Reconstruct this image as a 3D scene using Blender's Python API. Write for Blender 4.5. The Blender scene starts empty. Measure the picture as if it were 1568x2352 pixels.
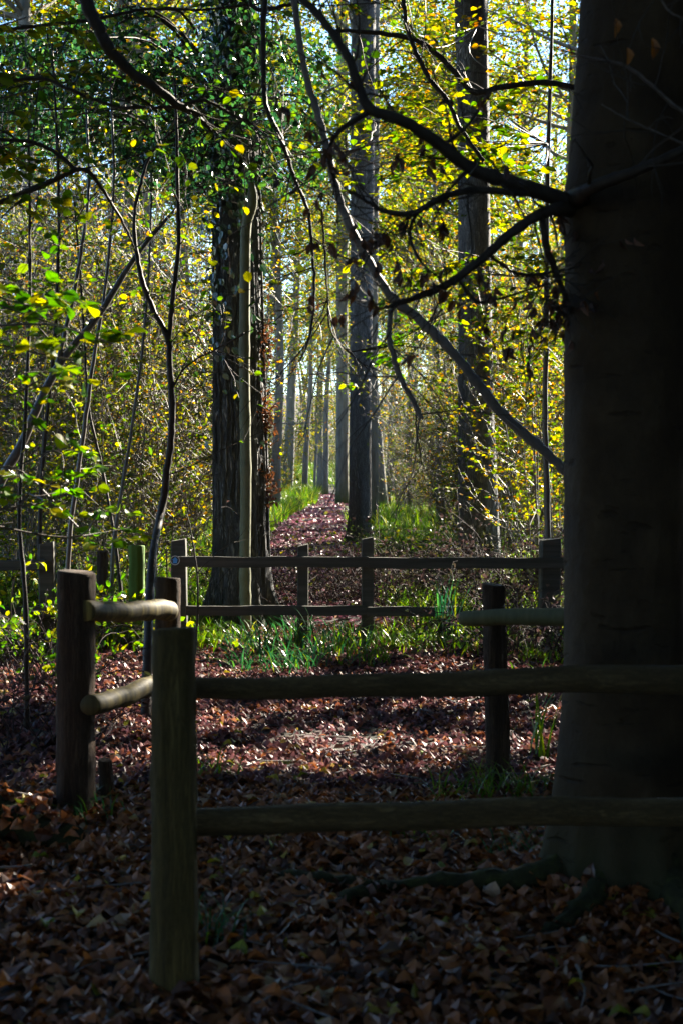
import bpy, math, random
import numpy as np
from mathutils import Vector

R = math.radians
scene = bpy.context.scene
COL = scene.collection

# ------------------------------------------------------------------ camera, sky, sun, exposure
F = 3267.0            # focal length in units of a 1568 x 2352 picture (50 mm on a 36 mm tall frame)
EYE = 1.5
cam_d = bpy.data.cameras.new("camera")
cam = bpy.data.objects.new("camera", cam_d)
COL.objects.link(cam)
cam.location = (0, 0, EYE)
cam.rotation_euler = (R(90), 0, 0)
cam_d.sensor_fit = 'VERTICAL'
cam_d.sensor_height = 36.0
cam_d.sensor_width = 24.0
cam_d.lens = 50.0
cam_d.shift_y = -96 / 2352
cam_d.clip_end = 2000
cam_d.clip_start = 0.05
cam_d.dof.use_dof = True
cam_d.dof.focus_distance = 13.0
cam_d.dof.aperture_fstop = 4.5
scene.camera = cam

SUN_AZ, SUN_EL = 37.0, 28.0        # degrees to the right of the view direction, height
S = np.array([math.sin(R(SUN_AZ)) * math.cos(R(SUN_EL)), math.cos(R(SUN_AZ)) * math.cos(R(SUN_EL)), math.sin(R(SUN_EL))])
sd = bpy.data.lights.new("sun", 'SUN')
sun = bpy.data.objects.new("sun", sd)
COL.objects.link(sun)
sd.energy = 5.0
sd.angle = R(0.5)
sd.color = (1.0, 0.90, 0.74)
sun.location = (20, 20, 30)
sun.rotation_euler = Vector((-S[0], -S[1], -S[2])).to_track_quat('-Z', 'Y').to_euler()

world = bpy.data.worlds.new("World")
scene.world = world
world.use_nodes = True
wn = world.node_tree.nodes
wn.clear()
sky = wn.new('ShaderNodeTexSky')
sky.sky_type = 'NISHITA'
sky.sun_disc = False
sky.sun_elevation = R(SUN_EL)
sky.sun_rotation = R(SUN_AZ)
sky.air_density = 1.0
sky.dust_density = 0.15
sky.ozone_density = 5.0
bg = wn.new('ShaderNodeBackground')
bg.inputs['Strength'].default_value = 0.065
wo = wn.new('ShaderNodeOutputWorld')
world.node_tree.links.new(sky.outputs[0], bg.inputs[0])
world.node_tree.links.new(bg.outputs[0], wo.inputs[0])

scene.view_settings.view_transform = 'Standard'
scene.view_settings.look = 'None'
scene.view_settings.exposure = 2.95
scene.view_settings.gamma = 1.0
scene.cycles.use_denoising = True
scene.cycles.max_bounces = 6
scene.cycles.diffuse_bounces = 3
scene.cycles.transmission_bounces = 4
scene.cycles.glossy_bounces = 2
scene.cycles.caustics_reflective = False
scene.cycles.caustics_refractive = False
scene.cycles.sample_clamp_indirect = 4.0


def P(px, py, Y):
    """point at distance Y seen at (px, py) of the 1568 x 2352 picture"""
    return np.array([(px - 784) / F * Y, Y, EYE - (py - 1080) / F * Y])


# ------------------------------------------------------------------ mesh building
def norm(a):
    a = np.asarray(a, float)
    return a / np.maximum(np.linalg.norm(a, axis=-1, keepdims=True), 1e-9)


class MB:
    def __init__(s):
        s.v, s.q, s.t, s.n = [], [], [], 0
        s.sm = []

    def add(s, v, quads=None, tris=None):
        v = np.asarray(v, float).reshape(-1, 3)
        s.v.append(v)
        if quads is not None and len(quads):
            s.q.append(np.asarray(quads, np.int64).reshape(-1, 4) + s.n)
        if tris is not None and len(tris):
            s.t.append(np.asarray(tris, np.int64).reshape(-1, 3) + s.n)
        s.n += len(v)

    def tube(s, pts, rad, n=6, cap=True, prof=None):
        pts = np.asarray(pts, float)
        m = len(pts)
        rad = np.broadcast_to(np.asarray(rad, float), (m,))
        tan = np.gradient(pts, axis=0)
        tan = norm(tan)
        a = np.array([1.0, 0, 0]) if abs(tan[0][0]) < .8 else np.array([0, 1.0, 0])
        u = norm(a - tan[0] * a.dot(tan[0]))
        th = np.arange(n) * 2 * math.pi / n
        V = np.empty((m, n, 3))
        for i in range(m):
            u = norm(u - tan[i] * u.dot(tan[i]))
            w = np.cross(tan[i], u)
            r = rad[i] * (prof[i] if prof is not None else np.ones(n))
            V[i] = pts[i] + (np.cos(th) * r)[:, None] * u + (np.sin(th) * r)[:, None] * w
        i = np.arange(m - 1)[:, None] * n
        j = np.arange(n)[None]
        k = (np.arange(n)[None] + 1) % n
        Q = np.stack([i + j, i + k, i + n + k, i + n + j], -1).reshape(-1, 4)
        base = V.reshape(-1, 3)
        if cap:
            c0, c1 = V[0].mean(0), V[-1].mean(0)
            base = np.vstack([base, c0, c1])
            b = m * n
            T = [(b, (q + 1) % n, q) for q in range(n)] + [(b + 1, (m - 1) * n + q, (m - 1) * n + (q + 1) % n) for q in range(n)]
            s.add(base, Q, T)
        else:
            s.add(base, Q)

    def leaves(s, pos, d, nrm, size, tmpl):
        pos = np.asarray(pos, float).reshape(-1, 3)
        m = len(pos)
        if m == 0:
            return
        d = norm(np.broadcast_to(d, (m, 3)))
        nrm = np.broadcast_to(nrm, (m, 3))
        sd_ = norm(np.cross(nrm, d))
        up = np.cross(d, sd_)
        size = np.broadcast_to(np.asarray(size, float), (m,))
        tv, tq = tmpl
        V = pos[:, None] + size[:, None, None] * (tv[None, :, 0, None] * d[:, None] + tv[None, :, 1, None] * sd_[:, None] + tv[None, :, 2, None] * up[:, None])
        Q = (tq[None] + (np.arange(m) * len(tv))[:, None, None]).reshape(-1, 4)
        s.add(V, Q)

    def obj(s, name, mat, parent=None, smooth=False, loc=None):
        V = np.vstack(s.v) if s.v else np.zeros((0, 3))
        if loc is not None:
            V = V - np.asarray(loc)
        q = np.vstack(s.q) if s.q else np.zeros((0, 4), np.int64)
        t = np.vstack(s.t) if s.t else np.zeros((0, 3), np.int64)
        me = bpy.data.meshes.new(name)
        me.vertices.add(len(V))
        me.vertices.foreach_set('co', V.astype(np.float32).ravel())
        loops = np.concatenate([q.ravel(), t.ravel()]).astype(np.int32)
        me.loops.add(len(loops))
        me.loops.foreach_set('vertex_index', loops)
        nf = len(q) + len(t)
        me.polygons.add(nf)
        st = np.concatenate([np.arange(len(q)) * 4, len(q) * 4 + np.arange(len(t)) * 3]).astype(np.int32)
        me.polygons.foreach_set('loop_start', st)
        me.polygons.foreach_set('use_smooth', np.full(nf, smooth, dtype=bool))
        me.update(calc_edges=True)
        me.validate()
        me.materials.append(mat)
        o = bpy.data.objects.new(name, me)
        COL.objects.link(o)
        if parent is not None:
            o.parent = parent
        return o


def T(v, q):
    return np.array(v, float), np.array(q, np.int64)


RHOMB = T([(0, 0, 0), (.5, .34, .06), (1, 0, 0), (.5, -.34, .06)], [(0, 1, 2, 3)])
OVAL = T([(0, 0, 0), (.28, .34, .07), (.68, .31, .06), (1, 0, -.06), (.68, -.31, .06), (.28, -.34, .07)], [(0, 1, 2, 3), (0, 3, 4, 5)])
_v, _q = [], []
for _i, (_u, _w) in enumerate([(0, .04), (.18, .27), (.42, .40), (.68, .34), (.88, .16), (1.02, .01)]):
    _v += [(_u, -_w, .10 * (_w / .4) ** 2 - .10 * (_u - .4) ** 2), (_u, 0, -.10 * (_u - .4) ** 2), (_u, _w, .10 * (_w / .4) ** 2 - .10 * (_u - .4) ** 2)]
    if _i:
        _b = 3 * _i
        _q += [(_b - 3, _b - 2, _b + 1, _b), (_b - 2, _b - 1, _b + 2, _b + 1)]
BROAD = T(_v, _q)
_v, _q = [], []
for _i, (_u, _w) in enumerate([(0, .05), (.22, .26), (.5, .36), (.78, .24), (1.0, .02)]):
    _z = .22 * math.sin(_u * 3.0) * 1.0
    _v += [(_u, -_w, _z + .34 * (_w / .4) ** 2 - .12), (_u, 0, _z - .12), (_u, _w, _z + .22 * (_w / .4) ** 2 - .12)]
    if _i:
        _b = 3 * _i
        _q += [(_b - 3, _b - 2, _b + 1, _b), (_b - 2, _b - 1, _b + 2, _b + 1)]
CURL = T(_v, _q)
_v, _q = [], []
for _i, (_u, _w) in enumerate([(0, .05), (.22, .22), (.5, .28), (.78, .18), (1.0, .02)]):
    _z = -.35 * _u * _u
    _v += [(_u, -_w, _z + .5 * (_w / .3) ** 2 * .4), (_u, 0, _z), (_u * .96, _w * .8, _z + .75 * (_w / .3) ** 2 * .4)]
    if _i:
        _b = 3 * _i
        _q += [(_b - 3, _b - 2, _b + 1, _b), (_b - 2, _b - 1, _b + 2, _b + 1)]
ROLLED = T(_v, _q)


def smooth_path(pts, k=6):
    """Catmull-Rom through the points"""
    p = np.asarray(pts, float)
    if len(p) < 3:
        return np.array([p[0] + (p[-1] - p[0]) * t for t in np.linspace(0, 1, k + 1)])
    p = np.vstack([2 * p[0] - p[1], p, 2 * p[-1] - p[-2]])
    out = []
    for i in range(1, len(p) - 2):
        for t in np.arange(k) / k:
            a, b, c, d = p[i - 1], p[i], p[i + 1], p[i + 2]
            out.append(.5 * (2 * b + (c - a) * t + (2 * a - 5 * b + 4 * c - d) * t * t + (-a + 3 * b - 3 * c + d) * t ** 3))
    out.append(p[-2])
    return np.array(out)


def wig(pts, rng, amp):
    pts = np.array(pts)
    n = len(pts)
    w = rng.normal(0, amp, (n, 3))
    w[0] = 0
    return pts + w


def grow(rng, p, d, L, n, wander, up=0.0):
    pts = [np.array(p, float)]
    d = norm(np.array(d, float))
    for _ in range(n):
        d = d + rng.normal(0, wander, 3)
        d[2] += up
        d = norm(d)
        pts.append(pts[-1] + d * L / n)
    return np.array(pts)


def at(pts, t):
    x = t * (len(pts) - 1)
    i = min(int(x), len(pts) - 2)
    return pts[i] + (pts[i + 1] - pts[i]) * (x - i), norm(pts[i + 1] - pts[i])


# ------------------------------------------------------------------ ground shape
def pathx(y):
    return np.interp(y, [4, 13, 20, 29, 41, 52, 64, 76, 92, 104, 120, 170], [-.1, -.35, -.5, -.72, -.78, -.75, -.25, -.35, -1.5, -3.6, -8, -20])


def gz(x, y):
    x = np.asarray(x, float)
    y = np.asarray(y, float)
    z = .022 * np.sin(x * 1.9 + .5 * y) + .02 * np.sin(1.3 * y - .8 * x + 1) + .012 * np.sin(3.1 * x + 2.3 * y)
    z = z + .16 * np.exp(-(((x + 1.75) / .55) ** 2 + ((y - 6.0) / .5) ** 2))          # low mossy bank under the left post
    z = z + 1.5 * np.exp(-(((x + 1) / 9) ** 2 + ((y - 122) / 13) ** 2))          # grassy rise where the path bends away
    far = np.clip((y - 125) / 110, 0, 1)
    return z + 14 * far * far


# ------------------------------------------------------------------ materials
def newmat(name):
    m = bpy.data.materials.new(name)
    m.use_nodes = True
    m.node_tree.nodes.clear()
    return m, m.node_tree.nodes, m.node_tree.links


def ramp(n, stops, interp='LINEAR'):
    r = n.new('ShaderNodeValToRGB')
    r.color_ramp.interpolation = interp
    while len(r.color_ramp.elements) < len(stops):
        r.color_ramp.elements.new(.5)
    for e, (p, c) in zip(r.color_ramp.elements, stops):
        e.position = p
        e.color = (*c, 1)
    return r


def leafmat(name, stops, trans=.5, gloss=.12, rough=.35, spread=1.0):
    m, n, l = newmat(name)
    g = n.new('ShaderNodeNewGeometry')
    r = ramp(n, stops)
    l.new(g.outputs['Random Per Island'], r.inputs[0])
    d = n.new('ShaderNodeBsdfDiffuse')
    t = n.new('ShaderNodeBsdfTranslucent')
    gl = n.new('ShaderNodeBsdfGlossy')
    gl.inputs['Roughness'].default_value = rough
    gl.inputs['Color'].default_value = (.9, .9, .9, 1)
    l.new(r.outputs[0], d.inputs['Color'])
    hs = n.new('ShaderNodeHueSaturation')
    hs.inputs['Saturation'].default_value = 1.1
    hs.inputs['Value'].default_value = spread
    l.new(r.outputs[0], hs.inputs['Color'])
    l.new(hs.outputs[0], t.inputs['Color'])
    a = n.new('ShaderNodeMixShader')
    a.inputs[0].default_value = trans
    l.new(d.outputs[0], a.inputs[1])
    l.new(t.outputs[0], a.inputs[2])
    b = n.new('ShaderNodeMixShader')
    b.inputs[0].default_value = gloss
    l.new(a.outputs[0], b.inputs[1])
    l.new(gl.outputs[0], b.inputs[2])
    o = n.new('ShaderNodeOutputMaterial')
    l.new(b.outputs[0], o.inputs[0])
    return m


def barkmat(name, c0, c1, c2=None, scale=(1, 1, 1), nscale=8.0, bump=.4, dist=.02, rough=.8, moss=None, moss_h=.6, ridges=False, spec=.3, scars=None):
    m, n, l = newmat(name)
    tc = n.new('ShaderNodeTexCoord')
    mp = n.new('ShaderNodeMapping')
    mp.inputs['Scale'].default_value = scale
    l.new(tc.outputs['Object'], mp.inputs[0])
    no = n.new('ShaderNodeTexNoise')
    no.inputs['Scale'].default_value = nscale
    no.inputs['Detail'].default_value = 8
    no.inputs['Roughness'].default_value = .65
    l.new(mp.outputs[0], no.inputs['Vector'])
    stops = [(.3, c0), (.68, c1)] if c2 is None else [(.25, c0), (.5, c1), (.75, c2)]
    r = ramp(n, stops)
    l.new(no.outputs['Fac'], r.inputs[0])
    colour = r.outputs[0]
    height = no.outputs['Fac']
    if ridges:
        vo = n.new('ShaderNodeTexVoronoi')
        vo.feature = 'DISTANCE_TO_EDGE'
        vo.inputs['Scale'].default_value = nscale * 1.6
        ad = n.new('ShaderNodeVectorMath')
        ad.operation = 'MULTIPLY_ADD'
        l.new(no.outputs['Color'], ad.inputs[0])
        ad.inputs[1].default_value = (.5, .5, .5)
        l.new(mp.outputs[0], ad.inputs[2])
        l.new(ad.outputs[0], vo.inputs['Vector'])
        vr = ramp(n, [(0, (0, 0, 0)), (.25, (1, 1, 1))])
        l.new(vo.outputs['Distance'], vr.inputs[0])
        mi = n.new('ShaderNodeMixRGB')
        mi.blend_type = 'MULTIPLY'
        mi.inputs[0].default_value = .55
        l.new(colour, mi.inputs[1])
        l.new(vr.outputs[0], mi.inputs[2])
        colour = mi.outputs[0]
        ma = n.new('ShaderNodeMath')
        ma.operation = 'MULTIPLY_ADD'
        l.new(vr.outputs[0], ma.inputs[0])
        ma.inputs[1].default_value = .9
        l.new(no.outputs['Fac'], ma.inputs[2])
        height = ma.outputs[0]
    if scars is not None:
        m3 = n.new('ShaderNodeMapping')
        m3.inputs['Scale'].default_value = (2.2, 2.2, 9)
        l.new(tc.outputs['Object'], m3.inputs[0])
        n3 = n.new('ShaderNodeTexNoise')
        n3.inputs['Scale'].default_value = 3.2
        n3.inputs['Detail'].default_value = 5
        l.new(m3.outputs[0], n3.inputs['Vector'])
        r3 = ramp(n, [(.63, (0, 0, 0)), (.74, (.75, .75, .75))])
        l.new(n3.outputs['Fac'], r3.inputs[0])
        x3 = n.new('ShaderNodeMixRGB')
        l.new(r3.outputs[0], x3.inputs[0])
        l.new(colour, x3.inputs[1])
        x3.inputs[2].default_value = (*scars, 1)
        colour = x3.outputs[0]
        a3 = n.new('ShaderNodeMath')
        a3.operation = 'MULTIPLY_ADD'
        l.new(r3.outputs[0], a3.inputs[0])
        a3.inputs[1].default_value = -.6
        l.new(height, a3.inputs[2])
        height = a3.outputs[0]
    if moss is not None:
        sx = n.new('ShaderNodeSeparateXYZ')
        l.new(tc.outputs['Object'], sx.inputs[0])
        mr = n.new('ShaderNodeMapRange')
        mr.inputs['From Min'].default_value = moss_h
        mr.inputs['From Max'].default_value = -.05
        l.new(sx.outputs['Z'], mr.inputs['Value'])
        n2 = n.new('ShaderNodeTexNoise')
        n2.inputs['Scale'].default_value = 7
        n2.inputs['Detail'].default_value = 6
        l.new(tc.outputs['Object'], n2.inputs['Vector'])
        mu = n.new('ShaderNodeMath')
        mu.operation = 'MULTIPLY_ADD'
        l.new(n2.outputs['Fac'], mu.inputs[0])
        mu.inputs[1].default_value = 1.6
        mu.inputs[2].default_value = -.75
        sm = n.new('ShaderNodeMath')
        sm.operation = 'ADD'
        sm.use_clamp = True
        l.new(mu.outputs[0], sm.inputs[0])
        l.new(mr.outputs[0], sm.inputs[1])
        f = n.new('ShaderNodeMath')
        f.operation = 'MULTIPLY'
        f.use_clamp = True
        l.new(sm.outputs[0], f.inputs[0])
        l.new(mr.outputs[0], f.inputs[1])
        mi = n.new('ShaderNodeMixRGB')
        l.new(f.outputs[0], mi.inputs[0])
        l.new(colour, mi.inputs[1])
        mi.inputs[2].default_value = (*moss, 1)
        colour = mi.outputs[0]
    p = n.new('ShaderNodeBsdfPrincipled')
    p.inputs['Roughness'].default_value = rough
    p.inputs['Specular IOR Level'].default_value = spec
    l.new(colour, p.inputs['Base Color'])
    bu = n.new('ShaderNodeBump')
    bu.inputs['Strength'].default_value = bump
    bu.inputs['Distance'].default_value = dist
    l.new(height, bu.inputs['Height'])
    l.new(bu.outputs[0], p.inputs['Normal'])
    o = n.new('ShaderNodeOutputMaterial')
    l.new(p.outputs[0], o.inputs[0])
    return m


M = {}
M['beech'] = barkmat('beech_bark', (.016, .009, .0045), (.042, .027, .013), (.075, .051, .026), scale=(1, 1, .8), nscale=5, bump=.9, dist=.025, scars=(.022, .014, .008), rough=.8, moss=(.022, .028, .009), moss_h=.55)  # extra warm brown stands in for light filtered through leaves
M['oak'] = barkmat('oak_bark', (.13, .13, .135), (.26, .262, .27), (.37, .37, .375), scale=(1, 1, .16), nscale=11, bump=1.0, dist=.05, rough=.85, ridges=True, moss=(.06, .09, .02), moss_h=.9)
M['oakdark'] = barkmat('dark_oak_bark', (.10, .10, .105), (.22, .22, .225), (.33, .325, .32), scale=(1, 1, .12), nscale=10, bump=1.0, dist=.06, rough=.85, ridges=True, moss=(.05, .07, .02), moss_h=.5)
M['farbark'] = barkmat('woodland_bark', (.06, .055, .048), (.15, .14, .12), (.22, .21, .18), scale=(1, 1, .2), nscale=7, bump=.7, dist=.04, rough=.8, moss=(.07, .10, .025), moss_h=1.5)
M['ash'] = barkmat('pale_ash_bark', (.10, .105, .065), (.16, .165, .10), (.20, .20, .13), scale=(1, 1, .6), nscale=14, bump=.35, dist=.01, rough=.65)
M['stem'] = barkmat('stem_bark', (.045, .038, .034), (.10, .088, .078), (.16, .14, .12), scale=(1, 1, .4), nscale=20, bump=.4, dist=.01, rough=.45, spec=.5)
M['darkstem'] = barkmat('dark_stem_bark', (.020, .016, .013), (.052, .042, .034), scale=(1, 1, .4), nscale=25, bump=.6, dist=.010, rough=.6, spec=.25)
M['deadwood'] = barkmat('dead_branch_bark', (.10, .09, .09), (.20, .18, .17), (.27, .25, .24), nscale=16, bump=.5, dist=.01, rough=.6)
M['twig'] = barkmat('twig_bark', (.05, .042, .038), (.13, .11, .10), nscale=30, bump=.2, dist=.005, rough=.55, spec=.3)
M['bramblestem'] = barkmat('bramble_stem', (.022, .015, .016), (.06, .042, .044), nscale=30, bump=.2, dist=.005, rough=.75, spec=.12)
M['post'] = barkmat('post_wood', (.05, .04, .03), (.11, .09, .065), (.16, .13, .10), scale=(1, 1, .06), nscale=16, bump=.6, dist=.008, rough=.8, ridges=True, moss=(.05, .06, .02), moss_h=.5)
M['brownpost'] = barkmat('brown_post_wood', (.026, .016, .011), (.08, .05, .032), (.15, .10, .07), scale=(1, 1, .05), nscale=15, bump=.7, dist=.01, rough=.8, ridges=True)
M['greenpost'] = barkmat('mossy_post_wood', (.045, .09, .015), (.08, .15, .025), (.11, .19, .04), scale=(1, 1, .12), nscale=14, bump=.6, dist=.01, rough=.85)
M['algaepost'] = barkmat('weathered_post_wood', (.045, .034, .011), (.12, .09, .028), (.20, .155, .055), scale=(1, 1, .06), nscale=15, bump=.6, dist=.008, rough=.8, ridges=True)  # tone warmed to imitate leaf-filtered light on the near post
M['board'] = barkmat('fence_board_wood', (.03, .03, .026), (.065, .064, .054), (.11, .105, .09), scale=(.05, 1, 1), nscale=24, bump=.5, dist=.006, rough=.75)
M['rail'] = barkmat('rail_wood', (.06, .042, .018), (.155, .108, .045), (.30, .215, .10), scale=(.12, 1, 1), nscale=17, bump=.7, dist=.008, rough=.75, ridges=True)
M['peeled'] = barkmat('sun_striped_peeled_wood', (.004, .003, .001), (.075, .058, .018), (.30, .24, .06), scale=(4, 4, .4), nscale=6, bump=.4, dist=.006, rough=.65)  # bands across the peeled pole: bark marks and painted sun stripes
M['greenrail'] = barkmat('green_rail_wood', (.05, .05, .022), (.085, .088, .036), (.13, .125, .06), scale=(3, 2, .4), nscale=7, bump=.4, dist=.006, rough=.7)
M['moss'] = barkmat('mossy_root_bark', (.014, .013, .009), (.03, .032, .012), (.06, .07, .016), nscale=22, bump=.9, dist=.02, rough=.95)

AUT = [(0, (.025, .06, .004)), (.34, (.07, .12, .004)), (.62, (.19, .20, .005)), (.84, (.36, .27, .005)), (.90, (.38, .19, .008)), (1, (.22, .07, .012))]
GRN = [(0, (.025, .085, .006)), (.45, (.06, .145, .006)), (.75, (.14, .20, .006)), (1, (.32, .27, .006))]
M['autumn'] = leafmat('autumn_leaf', AUT, .62, .03, .32, 1.32)
M['mixed'] = leafmat('yellow_green_leaf', [(0, (.03, .085, .005)), (.35, (.075, .145, .005)), (.65, (.20, .215, .005)), (1, (.36, .28, .006))], .62, .03, .32, 1.32)
M['green'] = leafmat('green_leaf', GRN, .58, .035, .35, 1.6)
M['holly'] = leafmat('holly_leaf', [(0, (.012, .045, .018)), (.6, (.025, .085, .025)), (.85, (.06, .14, .02)), (1, (.13, .20, .025))], .42, .08, .25, 1.7)
M['ivy'] = leafmat('ivy_leaf', [(0, (.012, .04, .02)), (.7, (.025, .075, .03)), (1, (.06, .13, .03))], .25, .16, .3)
M['dead'] = leafmat('dead_leaf', [(0, (.05, .022, .014)), (.6, (.10, .04, .02)), (1, (.20, .075, .03))], .35, .06, .5)
M['bramble'] = leafmat('withered_leaf', [(0, (.045, .028, .03)), (.6, (.09, .055, .05)), (.9, (.08, .10, .03)), (1, (.22, .22, .04))], .35, .05, .4)
M['litter'] = leafmat('fallen_leaf', [(0, (.045, .024, .018)), (.25, (.10, .046, .050)), (.5, (.18, .083, .092)), (.72, (.25, .118, .115)), (.86, (.35, .12, .045)), (.96, (.32, .19, .13)), (.985, (.42, .32, .05)), (1, (.16, .22, .03))], .25, .028, .36)  # browns pulled towards mauve to mimic blue skylight in shade
M['copper'] = leafmat('copper_fallen_leaf', [(0, (.05, .018, .010)), (.25, (.15, .052, .024)), (.5, (.27, .098, .040)), (.75, (.37, .15, .062)), (.9, (.42, .14, .04)), (.97, (.40, .28, .18)), (.985, (.5, .38, .05)), (1, (.2, .26, .03))], .3, .05, .32)  # copper leaf colour, warmed further to suggest light coming through foliage
M['pinklitter'] = leafmat('sky_tinted_faded_leaf', [(0, (.08, .026, .04)), (.3, (.21, .08, .115)), (.6, (.36, .155, .21)), (.85, (.45, .23, .28)), (.95, (.36, .17, .07)), (1, (.42, .32, .08))], .2, .05, .36)  # faded leaf colour with the purple of blue skylight mixed in
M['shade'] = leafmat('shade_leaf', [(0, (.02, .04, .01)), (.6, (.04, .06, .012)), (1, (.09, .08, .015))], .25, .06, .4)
M['grass'] = leafmat('grass_blade', [(0, (.035, .10, .006)), (.5, (.08, .18, .008)), (.85, (.18, .25, .012)), (1, (.36, .32, .08))], .5, .05, .35, 1.35)
M['sedge'] = leafmat('sedge_blade', [(0, (.012, .065, .026)), (.6, (.03, .115, .032)), (.9, (.09, .18, .015)), (1, (.28, .26, .03))], .45, .06, .3, 1.3)

# soil
m, n, l = newmat('soil')
tc = n.new('ShaderNodeTexCoord')
no = n.new('ShaderNodeTexNoise')
no.inputs['Scale'].default_value = 9
no.inputs['Detail'].default_value = 10
no.inputs['Roughness'].default_value = .7
l.new(tc.outputs['Object'], no.inputs['Vector'])
vo = n.new('ShaderNodeTexVoronoi')
vo.inputs['Scale'].default_value = 17
l.new(tc.outputs['Object'], vo.inputs['Vector'])
r1 = ramp(n, [(.3, (.02, .014, .010)), (.55, (.05, .032, .024)), (.8, (.09, .055, .04))])
l.new(no.outputs['Fac'], r1.inputs[0])
mi = n.new('ShaderNodeMixRGB')
mi.blend_type = 'MULTIPLY'
mi.inputs[0].default_value = .6
l.new(r1.outputs[0], mi.inputs[1])
l.new(vo.outputs['Color'], mi.inputs[2])
p = n.new('ShaderNodeBsdfPrincipled')
p.inputs['Roughness'].default_value = .9
l.new(mi.outputs[0], p.inputs['Base Color'])
bu = n.new('ShaderNodeBump')
bu.inputs['Strength'].default_value = .9
bu.inputs['Distance'].default_value = .03
l.new(no.outputs['Fac'], bu.inputs['Height'])
l.new(bu.outputs[0], p.inputs['Normal'])
o = n.new('ShaderNodeOutputMaterial')
l.new(p.outputs[0], o.inputs[0])
M['soil'] = m


def plain(name, c, rough=.5):
    m, n, l = newmat(name)
    p = n.new('ShaderNodeBsdfPrincipled')
    no = n.new('ShaderNodeTexNoise')
    no.inputs['Scale'].default_value = 120
    r = ramp(n, [(.35, tuple(x * .7 for x in c)), (.65, c)])
    l.new(no.outputs['Fac'], r.inputs[0])
    l.new(r.outputs[0], p.inputs['Base Color'])
    p.inputs['Roughness'].default_value = rough
    o = n.new('ShaderNodeOutputMaterial')
    l.new(p.outputs[0], o.inputs[0])
    return m


M['blue'] = plain('blue_plastic', (.08, .38, .95))
M['black'] = plain('black_plastic', (.015, .015, .02))
M['white'] = plain('white_plastic', (.82, .84, .86))
M['wire'] = plain('rusty_wire', (.05, .04, .04), .6)


# ------------------------------------------------------------------ things
def thing(name, label, cat, loc=(0, 0, 0), group=None):
    o = bpy.data.objects.new(name, None)
    COL.objects.link(o)
    o.location = loc
    o.empty_display_size = .2
    o['label'] = label
    o['category'] = cat
    if group:
        o['group'] = group
    return o


def tag(o, label, cat, group=None):
    o['label'] = label
    o['category'] = cat
    if group:
        o['group'] = group
    return o


def dup(root, loc, rz, sc, label=None, group=None):
    r = root.copy()
    COL.objects.link(r)
    r.location = loc
    r.rotation_euler = (0, 0, rz)
    r.scale = (sc, sc, sc)
    if label:
        r['label'] = label
    if group:
        r['group'] = group
    for ch in root.children:
        c = ch.copy()
        COL.objects.link(c)
        c.parent = r
    return r


def structure(o):
    o['kind'] = 'structure'
    return o


def stuff(o):
    o['kind'] = 'stuff'
    return o


# ------------------------------------------------------------------ ground
def grid(x0, x1, y0, y1, nx, ny, fn, dz=0.0):
    xs = np.linspace(x0, x1, nx)
    ys = np.linspace(y0, y1, ny) if np.isscalar(y1) else y1
    X, Y = np.meshgrid(xs, ys)
    return X, Y


mb = MB()
ys = np.concatenate([np.linspace(-30, 0, 16), np.linspace(.2, 16, 120), np.linspace(16.5, 60, 90), np.linspace(62, 320, 60)])
xs = np.concatenate([np.linspace(-140, -9, 30), np.linspace(-8.8, 8.8, 120), np.linspace(9, 140, 30)])
X, Y = np.meshgrid(xs, ys)
V = np.stack([X, Y, gz(X, Y)], -1).reshape(-1, 3)
ny, nx = X.shape
i = np.arange(ny - 1)[:, None] * nx
j = np.arange(nx - 1)[None]
mb.add(V, np.stack([i + j, i + j + 1, i + nx + j + 1, i + nx + j], -1).reshape(-1, 4))
structure(mb.obj('ground', M['soil'], smooth=True))

# trodden path sheet through the wood, 4 mm above the ground
mb = MB()
py = np.linspace(11.5, 170, 260)
px_ = pathx(py)
hw = np.interp(py, [11, 30, 60], [.95, .85, .5]) + .1 * np.sin(py * .7)
cols = np.linspace(-1, 1, 9)
Xp = px_[:, None] + cols[None] * hw[:, None]
Yp = np.repeat(py[:, None], 9, 1)
V = np.stack([Xp, Yp, gz(Xp, Yp) + .012], -1).reshape(-1, 3)
i = np.arange(len(py) - 1)[:, None] * 9
j = np.arange(8)[None]
mb.add(V, np.stack([i + j, i + j + 1, i + 10 + j, i + 9 + j], -1).reshape(-1, 4))
structure(mb.obj('path', M['soil'], smooth=True))


def lit_leaves(rng, n, x0, x1, y0, y1, smin, smax, tmpl, mb, thick=.02, dens=None, tilt=.35):
    x = rng.uniform(x0, x1, n)
    y = rng.uniform(y0, y1, n)
    # stay inside a margin of the view
    keep = np.abs(x) < .26 * y + 1.2
    if dens is not None:
        keep &= rng.uniform(0, 1, n) < dens(x, y)
    x, y = x[keep], y[keep]
    k = len(x)
    pos = np.stack([x, y, gz(x, y) + rng.uniform(.004, thick, k)], -1)
    a = rng.uniform(0, 2 * math.pi, k)
    d = np.stack([np.cos(a), np.sin(a), rng.normal(0, tilt * .7, k)], -1)
    nn = np.stack([rng.normal(0, tilt, k), rng.normal(0, tilt, k), np.sign(rng.uniform(-.35, 1, k))], -1)
    mb.leaves(pos, d, nn, rng.uniform(smin, smax, k), tmpl)


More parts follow.
